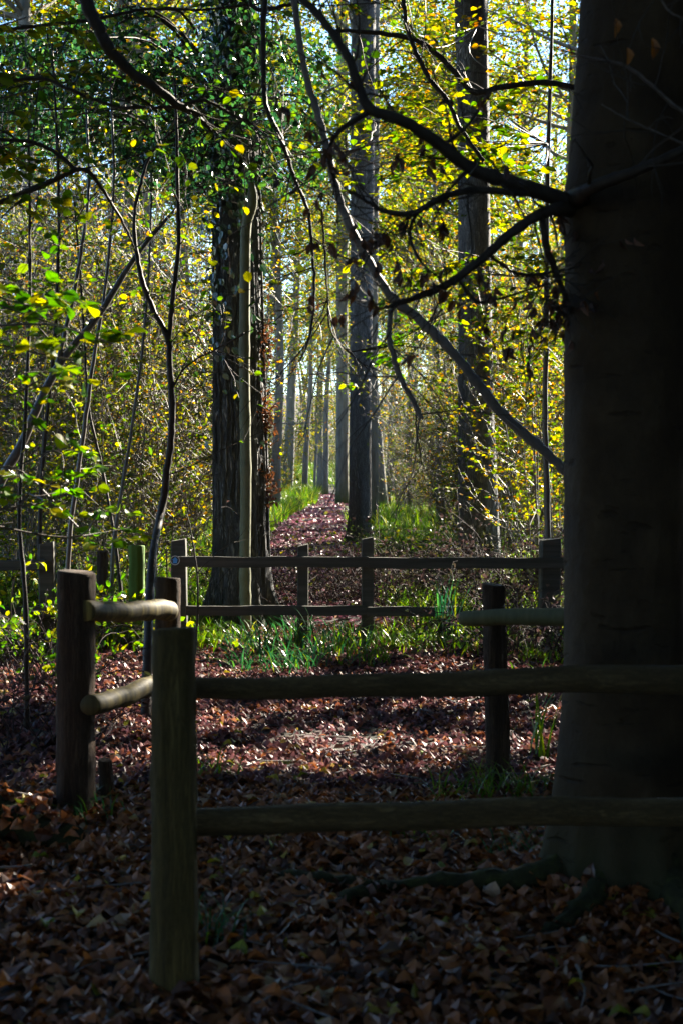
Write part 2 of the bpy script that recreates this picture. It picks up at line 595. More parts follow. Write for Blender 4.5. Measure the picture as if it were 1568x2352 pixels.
rng = np.random.default_rng(3)
mb = MB()
lit_leaves(rng, 15000, -2.6, 2.6, 2.6, 6.7, .042, .078, CURL, mb, .03, tilt=.22)
lit_leaves(rng, 2400, -2.6, 2.6, 2.6, 6.7, .035, .065, ROLLED, mb, .035, tilt=.4)
lit_leaves(rng, 6500, -2.6, 2.6, 2.6, 6.7, .05, .082, BROAD, mb, .03, tilt=.2)
stuff(tag(mb.obj('copper_leaf_litter', M['copper']), 'large copper brown fallen leaves in deep shade around the corner post', 'fallen leaves'))
mb = MB()
def worn(x, y):
    return 1 - .8 * np.exp(-(((x + .05) / .55) ** 2 + ((y - 8.15) / .33) ** 2)) - .45 * np.exp(-(((x - .5) / .5) ** 2 + ((y - 9.6) / .4) ** 2))


lit_leaves(rng, 44000, -4.8, 4.8, 6.6, 13.6, .04, .072, CURL, mb, .03, worn, tilt=.24)
lit_leaves(rng, 12000, -4.8, 4.8, 6.6, 13.6, .04, .075, OVAL, mb, .02, worn, tilt=.5)


mt = MB()
for _ in range(240):
    y = rng.uniform(3.3, 13)
    x = rng.uniform(-1, 1) * (.25 * y + .5)
    a = rng.uniform(0, 6.28)
    pts = grow(rng, (x, y, float(gz(x, y)) + .025), (math.cos(a), math.sin(a), 0), rng.uniform(.08, .5), 6, .16)
    pts[:, 2] = gz(pts[:, 0], pts[:, 1]) + .022 + rng.uniform(0, .015)
    mt.tube(pts, np.linspace(rng.uniform(.002, .006), .0015, len(pts)), 5)
stuff(tag(mt.obj('twig_litter', M['deadwood'], None, True), 'thin broken twigs scattered over the fallen leaves', 'fallen twigs'))


def pd(x, y):
    a = np.abs(x - pathx(y))
    return np.where(a < np.interp(y, [13, 40, 60], [1.0, .95, .55]), 1.0, .2)


stuff(tag(mb.obj('leaf_litter', M['litter']), 'brown and orange fallen leaves covering the clearing by the fences', 'fallen leaves'))
mb = MB()
lit_leaves(rng, 42000, -6, 5, 13.6, 34, .06, .10, OVAL, mb, .035, pd, tilt=.5)
lit_leaves(rng, 30000, -6, 5, 34, 90, .09, .16, OVAL, mb, .04, pd, tilt=.5)
stuff(tag(mb.obj('path_leaf_litter', M['pinklitter']), 'pinkish brown fallen leaves carpeting the path beyond the board fence', 'fallen leaves'))


# ------------------------------------------------------------------ the great beech on the right
def trunk_mesh(mb, zs, cx, cy, rad, n, rng, lobes=(), rough=.0, ridge=0, ridge_amp=0.0, knots=()):
    """one closed trunk: rings at heights zs, flaring into root lobes at the foot"""
    th = np.arange(n) * 2 * math.pi / n
    V = np.empty((len(zs), n, 3))
    ph = rng.uniform(0, 6.28, 6)
    rid = rng.uniform(.4, 1.0, max(ridge, 1))
    for i, z in enumerate(zs):
        r = rad[i] * (1 + .03 * np.sin(2 * th + ph[0] + z * .5) + .02 * np.sin(3 * th + ph[1] - z * .8) + .012 * np.sin(5 * th + ph[2] + z * 2.3))
        if ridge:
            k = ridge * th / (2 * math.pi) + .35 * np.sin(z * 3.1 + th * 2) + .25 * np.sin(z * 7.3 + th * 5)
            f = np.abs((k % 1.0) - .5) * 2
            r = r * (1 + ridge_amp * (f ** .6 - .6) * (0.7 + .3 * np.sin(z * 5 + np.floor(k) * 2.4)))
        for (a, amp, w, hh) in lobes:
            dth = (th - a + math.pi) % (2 * math.pi) - math.pi
            r = r + amp * np.exp(-(dth / w) ** 2) * math.exp(-max(z, 0) / hh)
        for (a, zk, amp, w) in knots:
            dth = (th - a + math.pi) % (2 * math.pi) - math.pi
            r = r + amp * np.exp(-(dth * rad[i] / w) ** 2 - ((z - zk) / w) ** 2)
        r = r + rng.normal(0, rough, n) * rad[i]
        V[i, :, 0] = cx[i] + np.cos(th) * r
        V[i, :, 1] = cy[i] + np.sin(th) * r
        V[i, :, 2] = z
    i = np.arange(len(zs) - 1)[:, None] * n
    j = np.arange(n)[None]
    k = (np.arange(n)[None] + 1) % n
    mb.add(V.reshape(-1, 3), np.stack([i + j, i + k, i + n + k, i + n + j], -1).reshape(-1, 4))


BX, BY = 1.03, 5.15
rng = np.random.default_rng(11)
beech = thing('beech_tree', 'massive smooth-barked beech trunk in deep shade behind the nearest rails', 'tree', (BX, BY, 0))
ZS = np.concatenate([np.linspace(-.15, .6, 22), np.linspace(.66, 3.4, 60), np.linspace(3.5, 12, 30)])
sc_ = BY / F
prof_y = np.array([0, 250, 420, 470, 700, 1100, 1500, 1650, 1800, 1900])
prof_l = np.array([1338, 1318, 1303, 1299, 1297, 1296, 1298, 1291, 1276, 1268])
prof_r = np.array([1590, 1576, 1570, 1568, 1564, 1562, 1564, 1568, 1574, 1580])
pz = EYE - (prof_y - 1080) * sc_
o_ = np.argsort(pz)
L_ = np.interp(ZS, pz[o_], ((prof_l - 784) * sc_)[o_])
R_ = np.interp(ZS, pz[o_], ((prof_r - 784) * sc_)[o_])
rad = (R_ - L_) / 2
cx = (R_ + L_) / 2
hi = ZS > 3.2
rad[hi] = np.interp(ZS[hi], [3.2, 12], [rad[~hi][-1], .10])
mb = MB()
kn = [(R(205), 2.45, .035, .09), (R(190), 1.9, .012, .05), (R(250), 1.75, .010, .06), (R(262), 1.2, .010, .05), (R(285), 2.1, .010, .04)]
trunk_mesh(mb, ZS, cx, np.full(len(ZS), BY), rad, 72, rng,
           [(R(192), .13, .25, .13), (R(225), .10, .25, .10), (R(256), .16, .22, .13), (R(285), .26, .24, .17), (R(330), .15, .4, .14), (R(20), .15, .4, .15), (R(120), .18, .4, .15)], .004, knots=kn)
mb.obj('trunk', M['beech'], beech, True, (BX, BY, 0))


def part_tube(name, pts, rad, mat, parent, n=10, k=6, seed=0, amp=.0, loc=None):
    sp = smooth_path(pts, k)
    rr = np.interp(np.linspace(0, 1, len(sp)), np.linspace(0, 1, len(rad)), rad)
    rg = np.random.default_rng(seed)
    if amp:
        sp = wig(sp, rg, amp)
        rr = rr * (1 + rg.normal(0, .06, len(sp)))
    b = MB()
    b.tube(sp, rr, n)
    return b.obj(name, mat, parent, True, loc), sp


# surface roots creeping away from the foot
def ground_pts(pp, dz=0.0):
    return [np.array([x, y, gz(x, y) + h + dz]) for x, y, h in pp]


BL = (BX, BY, 0)
for pp, rr, s in [
    ([(.86, 5.1, .12), (.66, 5.0, .05), (.42, 5.02, .03), (.15, 5.0, .01), (-.15, 5.08, .02), (-.32, 5.2, -.03)], [.06, .05, .04, .034, .03, .018], 1),
    ([(.95, 4.98, .10), (.80, 4.75, .03), (.66, 4.58, 0), (.55, 4.5, -.04)], [.05, .04, .03, .015], 2),
    ([(1.1, 4.95, .14), (1.14, 4.65, .05), (1.12, 4.40, .01), (1.16, 4.2, -.04)], [.07, .05, .035, .015], 3),
    ([(.15, 5.0, .01), (.02, 4.86, .02), (-.05, 4.78, -.02)], [.035, .03, .015], 4),
    ([(1.2, 5.1, .12), (1.5, 4.9, .03), (1.9, 4.8, -.05)], [.07, .045, .02], 5)]:
    part_tube('root', ground_pts(pp), rr, M['moss'], beech, 10, 7, s, .006, BL)

# limbs with the bends seen against the light
twb = MB()
ded = MB()


def limb(pts, rad, name='branch', twigs=0, seed=1, dead=0, n=10, mat='darkstem', parent=None, loc=BL, ln=(.15, .5), amp=.001):
    rad = [r_ * .86 for r_ in rad]
    twigs = int(twigs * 1.7)
    o_, sp = part_tube(name, pts, rad, M[mat], parent if parent else beech, n, 7, seed, amp, loc)
    rg = np.random.default_rng(seed + 100)
    for _ in range(twigs):
        t = rg.uniform(.15, 1)
        p, d = at(sp, t)
        dd = norm(d * rg.uniform(.3, 1) + rg.normal(0, .6, 3) * np.array([1, .5, 1]))
        tw = grow(rg, p, dd, rg.uniform(*ln), 7, .16, -.02)
        r0 = np.interp(t, np.linspace(0, 1, len(rad)), rad) * .30
        r0 = min(max(r0, .0022), .007)
        twb.tube(tw, np.linspace(r0, .0012, len(tw)), 5, False)
        for _ in range(2):
            p2, d2 = at(tw, rg.uniform(.3, .95))
            t2 = grow(rg, p2, norm(d2 + rg.normal(0, .6, 3)), rg.uniform(.06, .2), 4, .15, -.02)
            twb.tube(t2, np.linspace(.0016, .0009, len(t2)), 4, False)
            if rg.uniform() < dead:
                for _ in range(rg.integers(2, 6)):
                    p3, _d = at(t2, rg.uniform(.3, 1))
                    ded.leaves(p3, (rg.normal(0, .4), rg.normal(0, .4), -1), (rg.normal(), rg.normal(), .2), rg.uniform(.032, .06), ROLLED)
    return sp


q = lambda *a: [P(x, y, Y) for x, y, Y in a]
limb(q((1345, 478, 5.1), (1300, 462, 5.02), (1200, 428, 4.95), (1085, 388, 4.9), (1000, 325, 4.85), (925, 278, 4.8), (850, 250, 4.8), (822, 195, 4.8), (798, 130, 4.8), (740, 45, 4.85), (685, -10, 4.9), (610, -90, 4.95), (560, -240, 5.0)),
     [.055, .038, .032, .028, .026, .024, .021, .019, .018, .017, .016, .014, .01], twigs=14, seed=1, dead=.06)
limb(q((1335, 480, 5.1), (1290, 480, 5.0), (1245, 490, 4.93), (1180, 530, 4.9), (1120, 582, 4.9), (1050, 638, 4.9), (985, 672, 4.95), (905, 700, 5.0), (860, 712, 5.0)),
     [.045, .032, .024, .02, .018, .016, .014, .009, .004], twigs=12, seed=2, dead=.10)
limb(q((1240, 442, 4.97), (1170, 442, 4.93), (1085, 437, 4.9), (1010, 455, 4.86), (955, 487, 4.85), (900, 490, 4.85), (850, 468, 4.85), (790, 430, 4.85)),
     [.018, .016, .015, .013, .012, .011, .008, .004], twigs=16, seed=3, dead=.45)
limb(q((1243, 492, 4.93), (1252, 560, 4.95), (1275, 625, 5.0), (1300, 690, 5.06), (1312, 730, 5.1)), [.016, .015, .014, .012, .008], twigs=6, seed=4, dead=.15)
limb(q((1325, 455, 5.02), (1355, 432, 4.80), (1440, 400, 4.7), (1520, 368, 4.65), (1580, 340, 4.62), (1700, 300, 4.6)), [.045, .026, .022, .020, .019, .016], twigs=4, seed=5)
limb(q((1050, 640, 4.9), (1090, 690, 4.92), (1130, 690, 4.95), (1200, 670, 4.95), (1290, 640, 5.0)), [.008, .007, .006, .005, .003], twigs=6, seed=6, dead=.25)
limb(q((1120, 584, 4.9), (1180, 625, 4.95), (1240, 630, 5.0), (1295, 618, 5.02)), [.008, .008, .007, .005], twigs=12, seed=7, dead=.5)
limb(q((850, 255, 4.8), (780, 300, 4.85), (755, 350, 4.9), (770, 430, 4.95)), [.012, .010, .008, .005], twigs=8, seed=8, dead=.2)
limb(q((955, 487, 4.85), (940, 540, 4.9), (965, 600, 4.9), (1010, 640, 4.9)), [.008, .007, .006, .003], twigs=8, seed=9, dead=.25)
limb(q((925, 278, 4.8), (1000, 330, 4.85), (1060, 300, 4.9), (1120, 220, 4.95), (1160, 160, 5.0)), [.009, .008, .007, .006, .003], twigs=10, seed=10, dead=.05)
# pale twigs in front of the trunk with a few curled orange leaves
limb(q((1700, 330, 4.5), (1568, 258, 4.5), (1500, 200, 4.5), (1430, 150, 4.52), (1340, 130, 4.55), (1270, 108, 4.6)), [.010, .008, .007, .006, .005, .003], 'twig', 5, 20, .0, 7, 'twig')
limb(q((1680, 370, 4.5), (1568, 330, 4.5), (1480, 292, 4.52), (1430, 268, 4.55), (1380, 240, 4.6)), [.006, .005, .004, .003, .002], 'twig', 3, 21, .0, 7, 'twig')
limb(q((1640, 110, 4.5), (1590, 60, 4.5), (1530, 20, 4.5), (1500, -40, 4.5)), [.006, .005, .004, .003], 'twig', 3, 22, .0, 7, 'twig')
twb.obj('sprays', M['darkstem'], beech, False, BL)
ded.obj('foliage', M['dead'], beech, False, BL)
ob = MB()
for (x, y) in [(1412, 55), (1440, 122), (1500, 105), (1497, 100)]:
    ob.leaves(P(x, y - 12, 4.5), (.25, .1, -1), (.4, -.8, .3), .055, ROLLED)
ob.obj('leaves', leafmat('orange_leaf', [(0, (.30, .11, .03)), (1, (.42, .18, .05))], .5, .06, .5), beech, False, BL)


# crown above the view: dense, so the fence corner below lies in deep shade
def sunlit_gap(x, y):
    """ground spots where canopy gaps are cut to let in sun"""
    g = np.zeros_like(x)
    n1 = np.sin(x * 5.1 + 1.7 * np.sin(y * 3.3)) * np.sin(y * 7.7 + 1.1 * np.sin(x * 2.9))
    n2 = np.sin(x * 11.3 + y * 3) * np.sin(y * 13.1 - x * 2)
    g = np.where((y > 6.9) & (y < 8.5) & (x > -1.5) & (x < 1.3), np.clip(1.5 + 1.1 * np.sin(y * 6.5 + 1.2 * np.sin(x * 2.1)) + .5 * n2, 0, 1), g)
    g = np.where((y > 8.4) & (y < 13), np.clip(.62 + 1.4 * n1 + .5 * n2, 0, 1), g)
    g = np.where((y > 10.5) & (y < 13), np.clip(.18 + 1.2 * n1, 0, 1), g)
    g = np.where((y > 13), np.clip(.9 + .3 * n1, 0, 1), g)
    g = np.where((y > 4.4) & (y < 6.1) & (x > -2.7) & (x < -1.1), .90, g)
    g = np.where((y > 1.4) & (y < 4.6) & (x > -4.8) & (x < -2.2), .96, g)
    g = np.where((y > .8) & (y < 2.6) & (x > -2.0) & (x < -1.0), np.clip(.8 + 1.2 * np.sin(x * 16), 0, .97), g)
    g = np.where((y > 3.5) & (y < 9.5) & (x > -11) & (x < -2.4), .955, g)
    g = np.where((y > 11.2) & (y < 17) & (x > .55) & (x < 3.2), np.clip(.1 + .5 * n1, 0, 1), g)
    g = np.where((y < 6.9), np.maximum(g, np.where((n1 > .8) & (n2 > .35), .7, 0)), g)
    return g


def thin_for_sun(pos, rng):
    gx = pos[:, 0] - pos[:, 2] * S[0] / S[2]
    gy = pos[:, 1] - pos[:, 2] * S[1] / S[2]
    return rng.uniform(0, 1, len(pos)) > sunlit_gap(gx, gy)


def cloud(rng, n, c, r, clump=60, cs=.5):
    """leaf positions in clumps through an ellipsoid"""
    cc = rng.normal(0, 1, (clump, 3))
    cc = norm(cc) * rng.uniform(.2, 1, (clump, 1)) ** .45 * r + c
    k = rng.integers(0, clump, n)
    return cc[k] + rng.normal(0, cs, (n, 3)) * np.array([1, 1, .55])


rng = np.random.default_rng(5)
mb = MB()
cb = MB()
lm = MB()
n_ = 26000
pos = np.stack([rng.uniform(-9, 10, n_), rng.uniform(-9, 13, n_), rng.uniform(6.2, 10.5, n_)], -1)
pos[:, 2] = np.maximum(pos[:, 2], 1.5 + .34 * pos[:, 1] + rng.uniform(.8, 3.5, n_))
pos = pos[thin_for_sun(pos, rng)]
a = rng.uniform(0, 6.28, len(pos))
mb.leaves(pos, np.stack([np.cos(a), np.sin(a), rng.normal(-.2, .3, len(pos))], -1), np.stack([rng.normal(0, .4, len(pos)), rng.normal(0, .4, len(pos)), np.ones(len(pos))], -1), rng.uniform(.20, .32, len(pos)), OVAL)
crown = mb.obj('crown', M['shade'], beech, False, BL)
for k in range(14):
    a = k * 2.399
    p0 = np.array([cx[-1], BY, 5.0 + k * .4])
    pts = grow(rng, p0, (math.cos(a), math.sin(a), .35), rng.uniform(4, 8), 9, .12, .01)
    lm.tube(pts, np.linspace(.07, .012, len(pts)), 7)
lm.obj('limb', M['beech'], beech, True, BL)

# unseen wood added around and behind the camera and up the sun's path, as shade
mb = MB()
n_ = 66000
ang = rng.uniform(R(95), R(445), n_)
rr = rng.uniform(7, 11.5, n_)
pos = np.stack([np.sin(ang) * rr, np.cos(ang) * rr, 10 * rng.uniform(0, 1, n_) ** .8 + .1], -1)
ok_ = (np.abs(pos[:, 0]) > .26 * pos[:, 1] + 2.2) | (pos[:, 1] < 0)
pos = pos[ok_]
n_ = 60000
p2 = np.stack([rng.uniform(3.2, 17, n_), rng.uniform(1, 24, n_), rng.uniform(.4, 10.5, n_)], -1)
p2 = p2[(p2[:, 0] > .26 * p2[:, 1] + 2.0)]
n_ = 60000
p3 = np.stack([rng.uniform(-4, 14, n_), rng.uniform(9, 26, n_), rng.uniform(0, 4, n_)], -1)
p3[:, 2] += 1.5 + .34 * p3[:, 1] + .9
pos = np.vstack([pos, p2, p3])
pos = pos[thin_for_sun(pos, rng)]
gx = pos[:, 0] - pos[:, 2] * S[0] / S[2]
gy = pos[:, 1] - pos[:, 2] * S[1] / S[2]
pos = pos[~((gy > 13.5) & ~((gy < 17) & (gx > .55) & (gx < 3.2)) & (rng.uniform(0, 1, len(pos)) < .95))]
a = rng.uniform(0, 6.28, len(pos))
mb.leaves(pos, np.stack([np.cos(a), np.sin(a), rng.normal(-.2, .5, len(pos))], -1), rng.normal(0, 1, (len(pos), 3)), rng.uniform(.20, .32, len(pos)), OVAL)
for k in range(40):
    a = rng.uniform(R(100), R(440))
    r_ = rng.uniform(8, 12)
    x, y = math.sin(a) * r_, math.cos(a) * r_
    if (y > 0 and abs(x) < .26 * y + 2.4) or abs(a % (2 * math.pi) - R(SUN_AZ)) < R(16):
        continue
    pts = grow(rng, (x, y, -.1), (0, 0, 1), 9, 8, .05, .05)
    cb.tube(pts, np.linspace(.14, .04, len(pts)), 8)
sw = mb.obj('unseen_shade_foliage', M['shade'])
stuff(tag(sw, 'dense unseen leaf mass added around the fence corner to shade it', 'woodland'))
cbo = cb.obj('surrounding_trunks', M['farbark'], None, True)
cbo.name = 'surrounding_thicket'
stuff(tag(cbo, 'plain grey stems of the wood standing around the fence corner', 'woodland'))


# ------------------------------------------------------------------ rustic fences
def round_post(x, y, top, r, mat, parent, loc, seed, lean=(0, 0), rb=None, n=22, foot=None):
    rg = np.random.default_rng(seed)
    z0 = float(gz(x, y)) - .12
    zs = np.concatenate([np.linspace(z0, top - .02, 26), [top - .006, top]])
    rb = rb or r * 1.06
    b = MB()
    V = []
    th = np.arange(n) * 2 * math.pi / n
    ph = rg.uniform(0, 6.28, 4)
    checks = rg.uniform(0, 6.28, 3)
    for i, z in enumerate(zs):
        t = (z - z0) / (top - z0)
        rr = rb + (r - rb) * min(1, t * 1.2)
        ra = rr * (1 + .03 * np.sin(2 * th + ph[0] + z * 1.5) + .02 * np.sin(3 * th + ph[1] - z * 2.2)) + rg.normal(0, .0016, n) + .0035 * np.sin(7 * th + ph[3] + z * 9) * np.sin(z * 17 + th)
        for c in checks:
            d = (th - c + math.pi) % (2 * math.pi) - math.pi
            ra = ra - .10 * rr * np.exp(-(d / .13) ** 2)
        if i == len(zs) - 1:
            ra = ra * .93
        V.append(np.stack([x + lean[0] * t + np.cos(th) * ra, y + lean[1] * t + np.sin(th) * ra, np.full(n, z) + (.006 * np.cos(th + ph[2]) if z > top - .03 else 0)], -1))
    V = np.array(V)
    m_ = len(zs)
    i = np.arange(m_ - 1)[:, None] * n
    j = np.arange(n)[None]
    k = (np.arange(n)[None] + 1) % n
    Q = np.stack([i + j, i + k, i + n + k, i + n + j], -1).reshape(-1, 4)
    base = V.reshape(-1, 3)
    c = V[-1].mean(0)
    b.add(np.vstack([base, c]), Q, [((m_ - 1) * n + q_, (m_ - 1) * n + (q_ + 1) % n, m_ * n) for q_ in range(n)])
    return b.obj('post', mat, parent, True, loc)


def round_rail(p0, p1, r0, r1, mat, parent, loc, seed, half=None, name='rail', bow=.0):
    """a round or half-round pole between two points, slightly bent and knotty, with sawn ends"""
    rg = np.random.default_rng(seed)
    m_ = 40
    t = np.linspace(0, 1, m_)
    p0, p1 = np.array(p0, float), np.array(p1, float)
    pts = p0 + (p1 - p0) * t[:, None]
    pts[:, 2] += bow * np.sin(math.pi * t) + .004 * np.sin(t * 9 + seed) + .003 * np.sin(t * 23 + seed)
    n_ = 18
    th = np.arange(n_) * 2 * math.pi / n_
    prof = []
    for i in range(m_):
        pr = 1 + .03 * np.sin(2 * th + seed + t[i] * 3) + .02 * np.sin(3 * th + t[i] * 7) + rg.normal(0, .008, n_)
        if half is not None:       # flatten the far side
            pr = np.where(np.cos(th - half) < -.2, np.minimum(pr, .55 / np.maximum(-np.cos(th - half), .3) * .8), pr)
        prof.append(pr)
    rad = r0 + (r1 - r0) * t
    rad = rad * (1 + .05 * np.exp(-((t - .37) / .02) ** 2) + .05 * np.exp(-((t - .71) / .02) ** 2))
    rad[0] *= .94
    rad[-1] *= .94
    b = MB()
    # sharp sawn end: double ring
    pts = np.vstack([pts[:1], pts[:1] + (pts[1] - pts[0]) * .12, pts[1:-1], pts[-1:] - (pts[-1] - pts[-2]) * .12, pts[-1:]])
    rad = np.concatenate([[rad[0]], [rad[1]], rad[1:-1], [rad[-2]], [rad[-1]]])
    prof = [prof[0]] + [prof[0]] + prof[1:-1] + [prof[-1]] + [prof[-1]]
    b.tube(pts, rad, n_, True, prof)
    return b.obj(name, mat, parent, True, loc)


# nearest fence: corner post with two long poles running off past the beech
FX, FY = (401 - 784) / F * 4.0, 4.0
loc = (FX, FY, 0)
near = thing('rustic_fence', 'nearest rustic fence, two dark poles nailed to a round greenish corner post', 'fence', loc)
round_post(FX, FY, P(0, 1443, FY)[2], .063, M['algaepost'], near, loc, 1, rb=.072)
round_post(1.75, 4.06, 1.02, .065, M['algaepost'], near, loc, 2)
round_rail(P(430, 1580, 4.15), (1.85, 4.13, P(0, 1556, 4.13)[2]), .031, .046, M['rail'], near, loc, 3, bow=.004)
round_rail(P(430, 1883, 4.15), (1.85, 4.13, P(0, 1856, 4.13)[2]), .040, .040, M['rail'], near, loc, 4, bow=.003)

# chicane panel on the left
LX, LY = (176 - 784) / F * 6.05, 6.05
loc = (LX, LY, 0)
left = thing('rustic_fence', 'short rustic fence panel with a thick brown post and peeled poles with painted sun stripes', 'fence', loc)
round_post(LX, LY, P(0, 1312, LY)[2], .080, M['brownpost'], left, loc, 5, rb=.086)
bx = (386 - 784) / F * 6.85
round_post(bx, 6.85, P(0, 1326, 6.85)[2], .064, M['brownpost'], left, loc, 6)
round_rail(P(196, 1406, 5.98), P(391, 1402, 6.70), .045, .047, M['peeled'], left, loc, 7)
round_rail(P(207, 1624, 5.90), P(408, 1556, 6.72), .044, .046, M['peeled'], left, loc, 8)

# panel beyond the beech
RX, RY = (1146 - 784) / F * 6.9, 6.9
loc = (RX, RY, 0)
right = thing('rustic_fence', 'rustic fence with a brown split post and one green-tinged pole, half hidden by the beech', 'fence', loc)
round_post(RX, RY, P(0, 1342, RY)[2], .054, M['brownpost'], right, loc, 9, lean=(-.03, 0), rb=.066)
round_post(1.95, 5.45, 1.02, .06, M['brownpost'], right, loc, 10)
round_rail(P(1062, 1417, 6.80), (2.05, 5.30, .95), .036, .05, M['greenrail'], right, loc, 11)
b = MB()
b.tube([P(1150, 1776, 6.83), P(1215, 1776, 6.5), P(1300, 1772, 6.2), (1.9, 5.42, .3)], [.002] * 4, 5)
b.obj('wire', M['wire'], right, True, loc)

# sawn post and board fence beyond
def board(x0, x1, z0, z1, y0, y1, mat, parent, loc, seed, name='rail', sag=.003):
    rg = np.random.default_rng(seed)
    n_ = 14
    xs = np.linspace(x0, x1, n_)
    V = []
    for i, x in enumerate(xs):
        dz = sag * math.sin(i * .9 + seed) + rg.normal(0, .0015)
        e = .004
        for (yy, zz) in [(y0, z0 + e), (y0 + e, z0), (y1, z0), (y1, z1), (y0 + e, z1), (y0, z1 - e)]:
            V.append((x, yy, zz + dz))
    Q = []
    for i in range(n_ - 1):
        for k in range(6):
            Q.append((i * 6 + k, i * 6 + (k + 1) % 6, i * 6 + 6 + (k + 1) % 6, i * 6 + 6 + k))
    b = MB()
    e = (n_ - 1) * 6
    b.add(V, Q + [(0, 3, 2, 1), (0, 5, 4, 3), (e, e + 1, e + 2, e + 3), (e, e + 3, e + 4, e + 5)])
    return b.obj(name, mat, parent, False, loc)


def square_post(x, y, top, w, mat, parent, loc, seed, z0=None):
    rg = np.random.default_rng(seed)
    z0 = float(gz(x, y)) - .1 if z0 is None else z0
    h = w / 2
    c = h * .86
    zs = np.linspace(z0, top, 12)
    lx, ly = rg.normal(0, .012), rg.normal(0, .012)
    V = []
    for i, z in enumerate(zs):
        t = (z - z0) / (top - z0)
        s_ = .95 if i == 11 else 1
        for (a, b_) in [(-c, -h), (c, -h), (h, -c), (h, c), (c, h), (-c, h), (-h, c), (-h, -c)]:
            V.append((x + a * s_ + lx * t, y + b_ * s_ + ly * t, z + (0 if i < 11 else .01 * a / h)))
    Q = []
    for i in range(11):
        for k in range(8):
            Q.append((i * 8 + k, i * 8 + (k + 1) % 8, i * 8 + 8 + (k + 1) % 8, i * 8 + 8 + k))
    e = 88
    b = MB()
    b.add(V, Q + [(e, e + 1, e + 2, e + 3), (e, e + 3, e + 4, e + 7), (e + 4, e + 5, e + 6, e + 7)])
    return b.obj('post', mat, parent, False, loc)


MY = 12.2
loc = (float(P(415, 0, MY)[0]), MY, 0)
mid = thing('board_fence', 'long two-board fence crossing in front of the ivy-clad oak and the leafy path', 'fence', loc)
for (x, top, w, s) in [(415, 1240, 34, 1), (695, 1252, 25, 2), (843, 1236, 28, 3), (1258, 1238, 46, 4)]:
    pp = P(x, top, MY)
    square_post(pp[0], MY, pp[2], w / F * MY, M['board'], mid, loc, 40 + s)
for (x0, x1, yt, yb, s) in [(396, 845, 1279, 1303, 1), (846, 1300, 1281, 1306, 2), (428, 842, 1392, 1414, 3), (844, 1062, 1394, 1416, 4)]:
    a, b_ = P(x0, yb, MY - .12), P(x1, yt, MY - .12)
    board(a[0], b_[0], a[2], b_[2], MY - .125, MY - .085, M['board'], mid, loc, 50 + s)
# waymark disc on the end of the top board
dk = P(403, 1287, MY - .12)


def disc(r0, r1, y0, th, mat, name, parent, seg=28, dx=0, dz=0):
    b = MB()
    a = np.arange(seg) * 2 * math.pi / seg
    V = []
    for (rr, yy) in [(r1, y0), (r1, y0 - th), (r0, y0 - th), (r0, y0)]:
        V += [(dk[0] + dx + rr * math.cos(t), yy, dk[2] + dz + rr * math.sin(t)) for t in a]
    Q = []
    for k in range(3 if r0 > 0 else 1):
        Q += [(k * seg + i, k * seg + (i + 1) % seg, (k + 1) * seg + (i + 1) % seg, (k + 1) * seg + i) for i in range(seg)]
    if r0 <= 0:
        V = V[:2 * seg] + [(dk[0] + dx, y0 - th, dk[2] + dz)]
        b.add(V, Q, [(seg + i, seg + (i + 1) % seg, 2 * seg) for i in range(seg)])
    else:
        b.add(V, Q)
    return b.obj(name, mat, parent, False, loc)


wm = disc(0, .043, MY - .125, .004, M['black'], 'waymark_disc', mid)
ring = disc(.034, .040, MY - .1292, .0015, M['white'], 'ring', wm)
ab = MB()
pts = [(-.019, -.025), (.016, -.025), (.019, .002), (.028, .002), (.002, .029), (-.028, .004), (-.018, .004)]
yy = MY - .1292
ab.add([(dk[0] + x, yy - .002, dk[2] + z) for x, z in pts] + [(dk[0] + x, yy, dk[2] + z) for x, z in pts],
       [(i, (i + 1) % 7, (i + 1) % 7 + 7, i + 7) for i in range(7)] + [(0, 6, 2, 1), (2, 6, 5, 3)], [(3, 5, 4)])
ab.obj('arrow', M['blue'], wm, False, loc)

loc = (float(P(112, 0, 11.6)[0]), 11.6, 0)
lf = thing('board_fence', 'dark board fence ending at a square post among the saplings', 'fence', loc)
for x, w, s in [(112, 34, 1), (-190, 34, 2)]:
    pp = P(x, 1246, 11.6)
    square_post(pp[0], 11.6, pp[2], w / F * 11.6, M['board'], lf, loc, 60 + s)
for yt, yb, s in [(1287, 1310, 1), (1394, 1418, 2)]:
    a, b_ = P(-260, yb, 11.48), P(103 if s == 1 else 124, yt, 11.48)
    board(a[0], b_[0], a[2], b_[2], 11.475, 11.515, M['board'], lf, loc, 64 + s)

# free standing posts of the gap
for (x, top, w, base, mat, lab, s) in [
    (236, 1266, 25, 1476, 'brownpost', 'slim round grey post with a sunlit edge standing alone beside the gap', 1),
    (315, 1253, 36, 1482, 'greenpost', 'bright green algae-covered post standing alone in the gap', 2)]:
    Y_ = EYE * F / (base - 1080)
    pp = P(x, top, Y_)
    b = thing('wooden_post', lab, 'post', (pp[0], Y_, 0))
    round_post(pp[0], Y_, pp[2], w / F * Y_ / 2, M[mat], b, (pp[0], Y_, 0), 70 + s)
    b.children[0].name = 'shaft'
pp = P(246, 1745, 6.35)
b = thing('wooden_stub', 'short rotten dark stub leaning beside the thick brown post', 'post', (pp[0], 6.35, 0))
round_post(pp[0] + .02, 6.35, pp[2], .030, M['brownpost'], b, (pp[0], 6.35, 0), 75, lean=(-.03, 0)).name = 'shaft'
